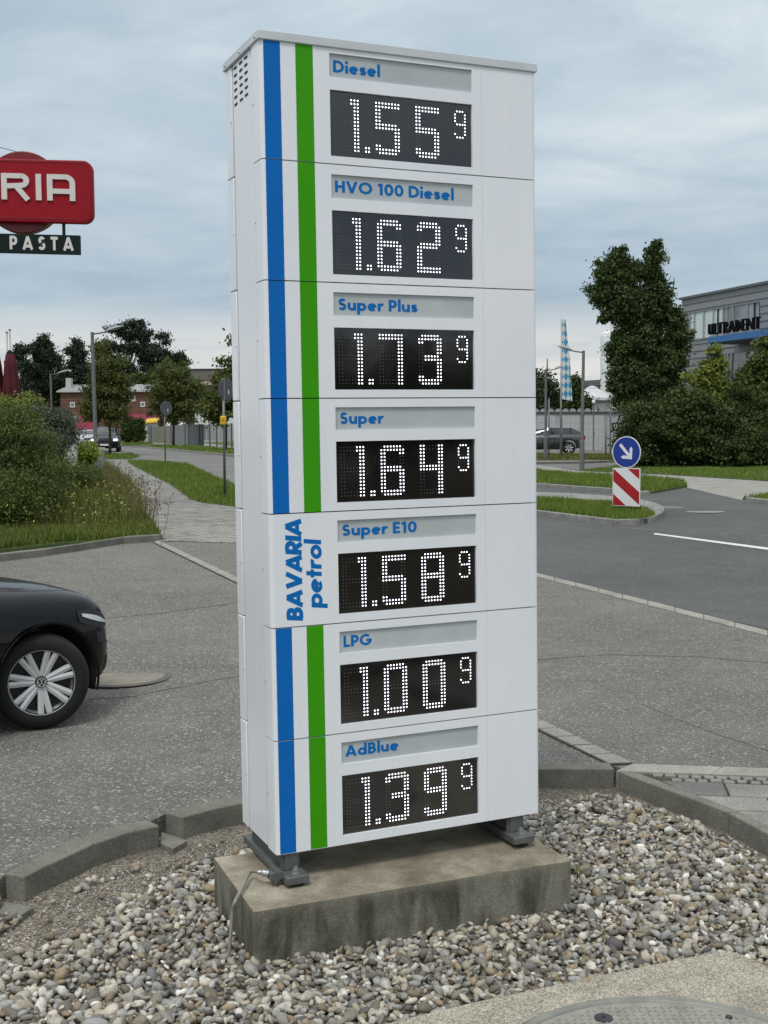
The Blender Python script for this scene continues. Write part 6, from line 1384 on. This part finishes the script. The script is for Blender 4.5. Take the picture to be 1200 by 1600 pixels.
CO = 2.0                                                 # the canopy stands out from the facade
c1, cz1 = onf(1106, 527, CO); c2, _ = onf(1184, 518, CO); cz0 = onf(1106, 536.5, CO)[1]
fbox('canopy', c1, c2, cz0, cz1, 0.03, CO, M['canopy']); fbox('canopy', c2 + .003, c2 + 4, cz0, cz1, 0.03, CO, M['canopy'])
fbox('canopy_soffit', c1 + .1, c2 - .1, cz0 - .05, cz0 - .004, .1, CO - .1, M['fence_dark'])
fbox('canopy_post', c1, c1 + .28, .6, cz0, CO - .3, CO - .02, M['canopy']); fbox('canopy_post', c2 - .3, c2, .6, cz0, CO - .3, CO - .02, M['canopy'])
GU = {c: GL[c] for c in GL}
GU['U'] = (.46, [[(.1, 1), (.1, .30)] + arc(.25, .3, .15, .22, 180, 360, 8) + [(.4, 1)]]); GU['L'] = (.30, [[(.1, 1), (.1, .0)], [(.1, .05), (.30, .05)]]); GU['T'] = (.42, [[(0, .95), (.42, .95)], [(.21, 0), (.21, 1)]])
GU['R'] = (.42, [[(.1, 0), (.1, 1)], arc(.14, .74, .2, .22, 90, -90, 10), [(.16, .5), (.40, 0)]]); GU['A'] = (.5, [[(.04, 0), (.25, 1)], [(.46, 0), (.25, 1)], [(.14, .3), (.36, .3)]])
GU['D'] = (.46, [[(.1, 0), (.1, 1)], [(.1, .95)] + arc(.12, .5, .26, .45, 90, -90, 12) + [(.1, .05)]]); GU['E'] = (.36, [[(.1, 0), (.1, 1)], [(.1, .95), (.36, .95)], [(.1, .52), (.32, .52)], [(.1, .05), (.36, .05)]]); GU['N'] = (.64, [[(.08, 0), (.08, 1)], [(.56, 0), (.56, 1)], [(.10, .98), (.54, .02)]])
u0_, uz0 = onf(1105.5, 523, CO - .1); u1_, _ = onf(1187, 505, CO - .1); ucap = onf(1106, 505.5, CO - .1)[1] - uz0
text('lettering', 'ULTRADENT', u0_, u1_, cz1 + .12, ucap, lambda a, b, e: fpt(a, b, CO - .2 + e), M['letterdark'], ub, t=.125, gap=.06, depth=.12, glyphs=GU, base=ubb)
fbox('letter_rail', u0_ + .1, u1_ - .1, cz1 + .04, cz1 + .08, CO - .2, CO - .16, M['winframe'])
# garage row
Yg = at(950, 704).y; bs = (X_(900, Yg), Yg, gh(Yg)); gr_ = thing('garage_row', 'low grey garage row with white doors and a scalloped roof edge', 'garages', bs)
gz1 = PY(900, 645, Yg).z
mb = MB(); mb.box(X_(700, Yg), X_(1010, Yg), Yg, Yg + 6, gh(Yg) - .2, gz1); mb.build('wall', M['render_grey'], gr_, bs); mb = MB(); mb.box(X_(700, Yg), X_(1010, Yg), Yg - .12, Yg + 6.1, gz1, gz1 + .06); mb.build('roof_edge', M['darkroof'], gr_, bs)
for a, b in ((765, 800), (840, 868), (877, 905), (912, 943.5)):
    z1g = PY(a, 649, Yg).z; mb = MB(); mb.box(X_(a, Yg), X_(b, Yg), Yg - .03, Yg - .001, gh(Yg) + .02, z1g); gd = mb.build('garage_door', M['gdoor'], gr_, bs)
    for i in range(1, 5):
        z_ = gh(Yg) + (z1g - gh(Yg)) * i / 5; mb = MB(); mb.box(X_(a + .8, Yg), X_(b - .8, Yg), Yg - .036, Yg - .030, z_ - .012, z_ + .012); mb.build('door_groove', M['render_grey'], gd, bs)
    for i in range(1, 4):
        xx = X_(a + (b - a) * i / 4, Yg); mb = MB(); mb.box(xx - .01, xx + .01, Yg - .0375, Yg - .0365, gh(Yg) + .1, z1g - .05); mb.build('door_groove', M['render_grey'], gd, bs)
    mb = MB(); mb.box(X_((a + b) / 2, Yg) - .04, X_((a + b) / 2, Yg) + .04, Yg - .07, Yg - .04, gh(Yg) + .95, gh(Yg) + 1.1); mb.build('door_handle', M['carplastic'], gd, bs)
mbp = None
for i in range(26):                                      # scalloped edging tiles and pots on the roof
    px_ = 706 + i * 11.5; x0 = X_(px_, Yg); w_ = 9.6 * Yg / F
    pts = [(x0, gz1 + .06), (x0 + w_, gz1 + .06), (x0 + w_, gz1 + .16)] + [(x0 + w_ / 2 + w_ / 2 * math.cos(R(q)) * .8, gz1 + .16 + .10 * math.sin(R(q))) for q in range(0, 181, 30)] + [(x0, gz1 + .16)]
    mb = MB(); slab2d(mb, pts, Yg - .1, Yg - .04); mb.build('scallop_tile', M['fascia'], gr_, bs)
    if i % 2 == 0 and i > 8: mb = MB(); mb.lathe([(.001, .12), (.06, .12), (.10, .30), (.001, .30)], 8, c=(x0 - .04, Yg + .15, gz1 - .05)); mb.build('pot', M['darkroof'], gr_, bs)
mb = MB(); xa, xb = X_(955.5, Yg), X_(967.5, Yg); za, zb = PY(960, 672.5, Yg).z, PY(960, 661, Yg).z; slab2d(mb, [(xa + .05, za + .05), (xa + .12, za), (xb - .12, za), (xb - .05, za + .05), (xb, zb), (xa, zb)], Yg - .05, Yg - .01); em_ = mb.build('wall_emblem', M['boarddark'], gr_, bs)
mb = MB(); xm, zm = (xa + xb) / 2, (za + zb) / 2; slab2d(mb, [(xm - .10, zm + .12), (xm - .09, zm - .06), (xm, zm - .14), (xm + .09, zm - .06), (xm + .10, zm + .12)], Yg - .062, Yg - .052); mb.build('shield', M['twhite'], em_, bs)
mb = MB(); slab2d(mb, [(xm - .06, zm + .08), (xm - .05, zm - .05), (xm, zm - .10), (xm + .05, zm - .05), (xm + .06, zm + .08)], Yg - .07, Yg - .0625); mb.build('shield_field', M['boarddark'], em_, bs)
# poles, flag
b_ = at(876.3, 716); Yf = b_.y; k = Yf / F; tf = thing('flag_pole', 'white flag pole with a tall blue and white lozenge flag', 'flag pole', b_); zt = PY(875.4, 498.5, Yf).z - b_.z
mb = MB(); mb.tube([(0, 0, 0), (-.0, 0, zt)], [.05, .035], 10); mb.build('pole', M['polelight'], tf, smooth=True)
zf0 = PY(880, 623.5, Yf).z - b_.z; zf1 = zt - .02; x = NT('lozenge_flag'); 
sx = x.n('ShaderNodeSeparateXYZ'); x.l(x.co, sx.inputs[0])
def mth(op, a, b): 
    q_ = x.n('ShaderNodeMath', operation=op)
    for i_, v_ in ((0, a), (1, b)):
        if isinstance(v_, (int, float)): q_.inputs[i_].default_value = v_
        else: x.l(v_, q_.inputs[i_])
    return q_.outputs[0]
ua, ub2 = mth('MULTIPLY', sx.outputs[0], 4.6), mth('MULTIPLY', sx.outputs[2], 2.5)
p1, p2 = mth('FLOOR', mth('ADD', ua, ub2), 0), mth('FLOOR', mth('SUBTRACT', ua, ub2), 0)
ck = mth('MODULO', mth('ABSOLUTE', mth('ADD', p1, p2), 0), 2)
ck = mth('GREATER_THAN', ck, .5); x.col(x.mix(ck, (.60, .62, .60), (.05, .26, .46))); x.set(Roughness=.8)
nzf = 30; nxf = 6; vs = []
for i in range(nzf + 1):
    f_ = i / nzf; z_ = zf1 + (zf0 - zf1) * f_; wd_ = (5.5 + 10.5 * min(1, f_ * 1.15)) * k
    for j in range(nxf + 1):
        g_ = j / nxf; vs.append((.04 + wd_ * g_, -.10 * math.sin(f_ * 9 + g_ * 3.5) * g_, z_ + .10 * g_ * math.sin(f_ * 5)))
mb = MB(); mb.add(vs, [(i * (nxf + 1) + j, i * (nxf + 1) + j + 1, (i + 1) * (nxf + 1) + j + 1, (i + 1) * (nxf + 1) + j) for i in range(nzf) for j in range(nxf)])
fl_ = mb.build('flag', x.m, tf, smooth=True)
b_ = at(953.5, 712); zt = PY(953.5, 500, b_.y).z - b_.z; tf2 = thing('flag_pole', 'bare thin pole standing close to the large maple', 'flag pole', b_); mb = MB(); mb.tube([(0, 0, 0), (0, 0, zt)], [.04, .03], 8); mb.build('pole', M['polelight'], tf2, smooth=True); mb = MB(); mb.cyl((0, 0, zt), .045, .04, 8); mb.build('pole_cap', M['polelight'], tf2)
for px_, py_, pt_, lab in ((946.5, 713, 654, 'short grey post in front of the garage wall near the emblem'), (878, 713, 655, 'short dark post just right of the flag pole'), (857.5, 714, 623, 'pale post just right of the lamp beside the pylon')):
    b_ = at(px_, py_); t = thing('post', lab, 'post', b_); zt = PY(px_, pt_, b_.y).z - b_.z; mb = MB(); mb.tube([(0, 0, 0), (0, 0, zt)], .035, 8); mb.build('pole', M['polemetal'], t, smooth=True); mb = MB(); mb.cyl((0, 0, zt), .04, .03, 8); mb.build('pole_cap', M['polemetal'], t)
# white tower, tent roofs and dark roof behind
Yk = 95; bs = (X_(953, Yk), Yk, gh(Yk)); tk = thing('white_tower', 'tall white rounded tower with a blue square, half behind the maple', 'tower', bs); k = Yk / F
zt = PY(950, 527, Yk).z; mb = MB(); rr2 = 17 * k; mb.lathe([(rr2, gh(Yk)), (rr2, zt), (rr2 * .93, zt + .25), (rr2 * .7, zt + .45), (.001, zt + .55)], 28, c=(X_(955, Yk), Yk, 0)); mb.build('shell', M['tank'], tk, bs, smooth=40)
mb = MB(); mb.box(X_(943, Yk), X_(951, Yk), Yk - rr2 * .93 - .05, Yk - rr2 * .5, PY(946, 547, Yk).z, PY(946, 536, Yk).z); mb.build('blue_square', M['canopy'], tk, bs)
Yt = 88; bs = (X_(915, Yt), Yt, gh(Yt)); te = thing('tent', 'white tent roof with a domed top behind the garages', 'tent', bs); k = Yt / F
mb = MB(); zt0 = PY(915, 622, Yt).z; c0 = (X_(925, Yt), Yt, 0); mb.lathe([(34 * k, zt0 - .2), (33 * k, zt0), (22 * k, PY(915, 615, Yt).z), (10 * k, PY(915, 607.5, Yt).z), (9.8 * k, PY(915, 606, Yt).z), (4 * k, PY(915, 603.5, Yt).z), (.001, PY(915, 602.5, Yt).z)], 12, c=c0); mb.build('roof', M['tent'], te, bs, smooth=25)
mb = MB(); mb.lathe([(31 * k, gh(Yt)), (31 * k, zt0 - .1)], 12, c=c0); mb.build('wall', M['fence_pale'], te, bs)
Yd = 130; bs = (X_(920, Yd), Yd, gh(Yd)); dr = thing('dark_hall', 'dark flat roof strip between spruce and white tower', 'building', bs); mb = MB(); mb.box(X_(895, Yd), X_(960, Yd), Yd, Yd + 10, gh(Yd), PY(920, 601, Yd).z); mb.build('wall', M['fence_pale'], dr, bs)
mb = MB(); mb.add([(X_(892, Yd), Yd - .5, PY(920, 604, Yd).z), (X_(962, Yd), Yd - .5, PY(920, 602, Yd).z), (X_(962, Yd), Yd - .2, PY(920, 592, Yd).z), (X_(892, Yd), Yd - .2, PY(920, 596, Yd).z), (X_(892, Yd), Yd + 10, PY(920, 596, Yd).z), (X_(962, Yd), Yd + 10, PY(920, 592, Yd).z)], [(0, 1, 2, 3), (3, 2, 5, 4)]); mb.build('roof', M['darkroof'], dr, bs)
mb = MB(); bm = None; b_ = (X_(927.5, 70), 70.0, gh(70)); t = thing('satellite_dome', 'small white dome on a short mast behind the garages', 'dome', b_); zc3 = PY(927, 628, 70).z - b_[2]; r3 = 3 * 70 / F
mb.lathe([(.001, zc3 + r3), (r3 * .5, zc3 + r3 * .87), (r3 * .87, zc3 + r3 * .5), (r3, zc3), (r3 * .87, zc3 - r3 * .5), (r3 * .5, zc3 - r3 * .87), (.001, zc3 - r3)], 16); mb.build('dome', M['twhite'], t, smooth=True); mb = MB(); mb.tube([(0, 0, 0), (0, 0, zc3 - r3 * .8)], .04, 8); mb.build('mast', M['polemetal'], t)
# spruce and bushes behind the flag
Y = 78
bl = [pblob(855, 588 + 9 * i, Y, 3 + 2.6 * i, 7) for i in range(8)]
tree('spruce_tree', 'spiky spruce behind the lamps beside the pylon', 'tree', PB_(855, 700, Y), bl, 9000, .12, M['leaf_conifer'], .15, .26, 110, top=PY(855, 560, Y).z, shell=.2)
tree('broadleaf_tree', 'dark green tree left of the flag behind the garages', 'tree', PB_(840, 700, Y + 3), [pblob(835, 610, Y + 3, 22, 22), pblob(850, 630, Y + 3, 26, 18), pblob(815, 600, Y + 3, 26, 34), pblob(870, 630, Y + 3, 20, 14)], 11000, .12, M['leaf_conifer'], .15, .3, 110, top=PY(840, 610, Y).z)
tree('broadleaf_tree', 'olive green bush tree right of the flag behind the garages', 'tree', PB_(893, 700, Y), [pblob(893, 612, Y, 11, 18), pblob(888, 630, Y, 18, 14), pblob(905, 632, Y, 16, 10), pblob(900, 596, Y, 6, 9)], 7000, .12, M['leaf_hedge'], .12, .26, 70, top=PY(893, 610, Y).z)
# ------------------------------------------------------------------ behind the camera: trees and the station canopy mirrored in the displays
tree('broadleaf_tree', 'broad tree line standing behind the photographer, mirrored in the displays', 'tree', (30, -20, 0), [(20 + 2.6 * i, -31 + 2.6 * i + random.uniform(-1, 1), random.uniform(2.9, 3.6), 2.6, 2.6, random.uniform(2.4, 3.1)) for i in range(9)], 26000, .26, M['leaf_hedge'], .3, .5, 420)
st_ = thing('service_station', 'low service station building behind the photographer', 'building', (-14, -16, 0)); mb = MB(); mb.box(-8, 7, -4, 4, 0, 3.6); mb.build('wall', M['fence_grey'], st_); mb = MB(); mb.box(-9, 9, -6, 5, 4.4, 5.1); mb.build('canopy', M['fence_pale'], st_); mb = MB(); mb.box(-7, 5, 4.0, 4.05, .8, 3.0); mb.build('window', M['winglass'], st_)

# ------------------------------------------------------------------ repeats carry a shared group phrase
GROUPS = {'street_lamp': 'street lamps with flat heads', 'parked_car': 'cars in and around the street', 'pine_tree': 'dark pines behind the wooden house', 'street_tree': 'young street trees at left',
          'broadleaf_tree': 'broadleaf trees in the background', 'closed_parasol': 'closed red parasols at the left edge', 'mast': 'thin poles behind the parasols', 'road_sign': 'sign posts turned away from us',
          'flag_pole': 'tall poles by the car park', 'post': 'short posts before the garages', 'kerb': 'kerbs of the gravel bed', 'far_kerb': 'kerbs across the street', 'bush': 'bushes along the walkway and hedge',
          'weed': 'weeds in the gravel bed', 'kerb_footing': 'concrete plates under the kerb gaps', 'street_manhole': 'manhole covers in the street', 'hedge': 'hedges', 'manhole': 'manhole covers near the pylon'}
for o in ALLOBJ():
    g_ = GROUPS.get(o.name.split('.')[0])
    if o.parent is None and g_ and o.get('category'): o['group'] = g_
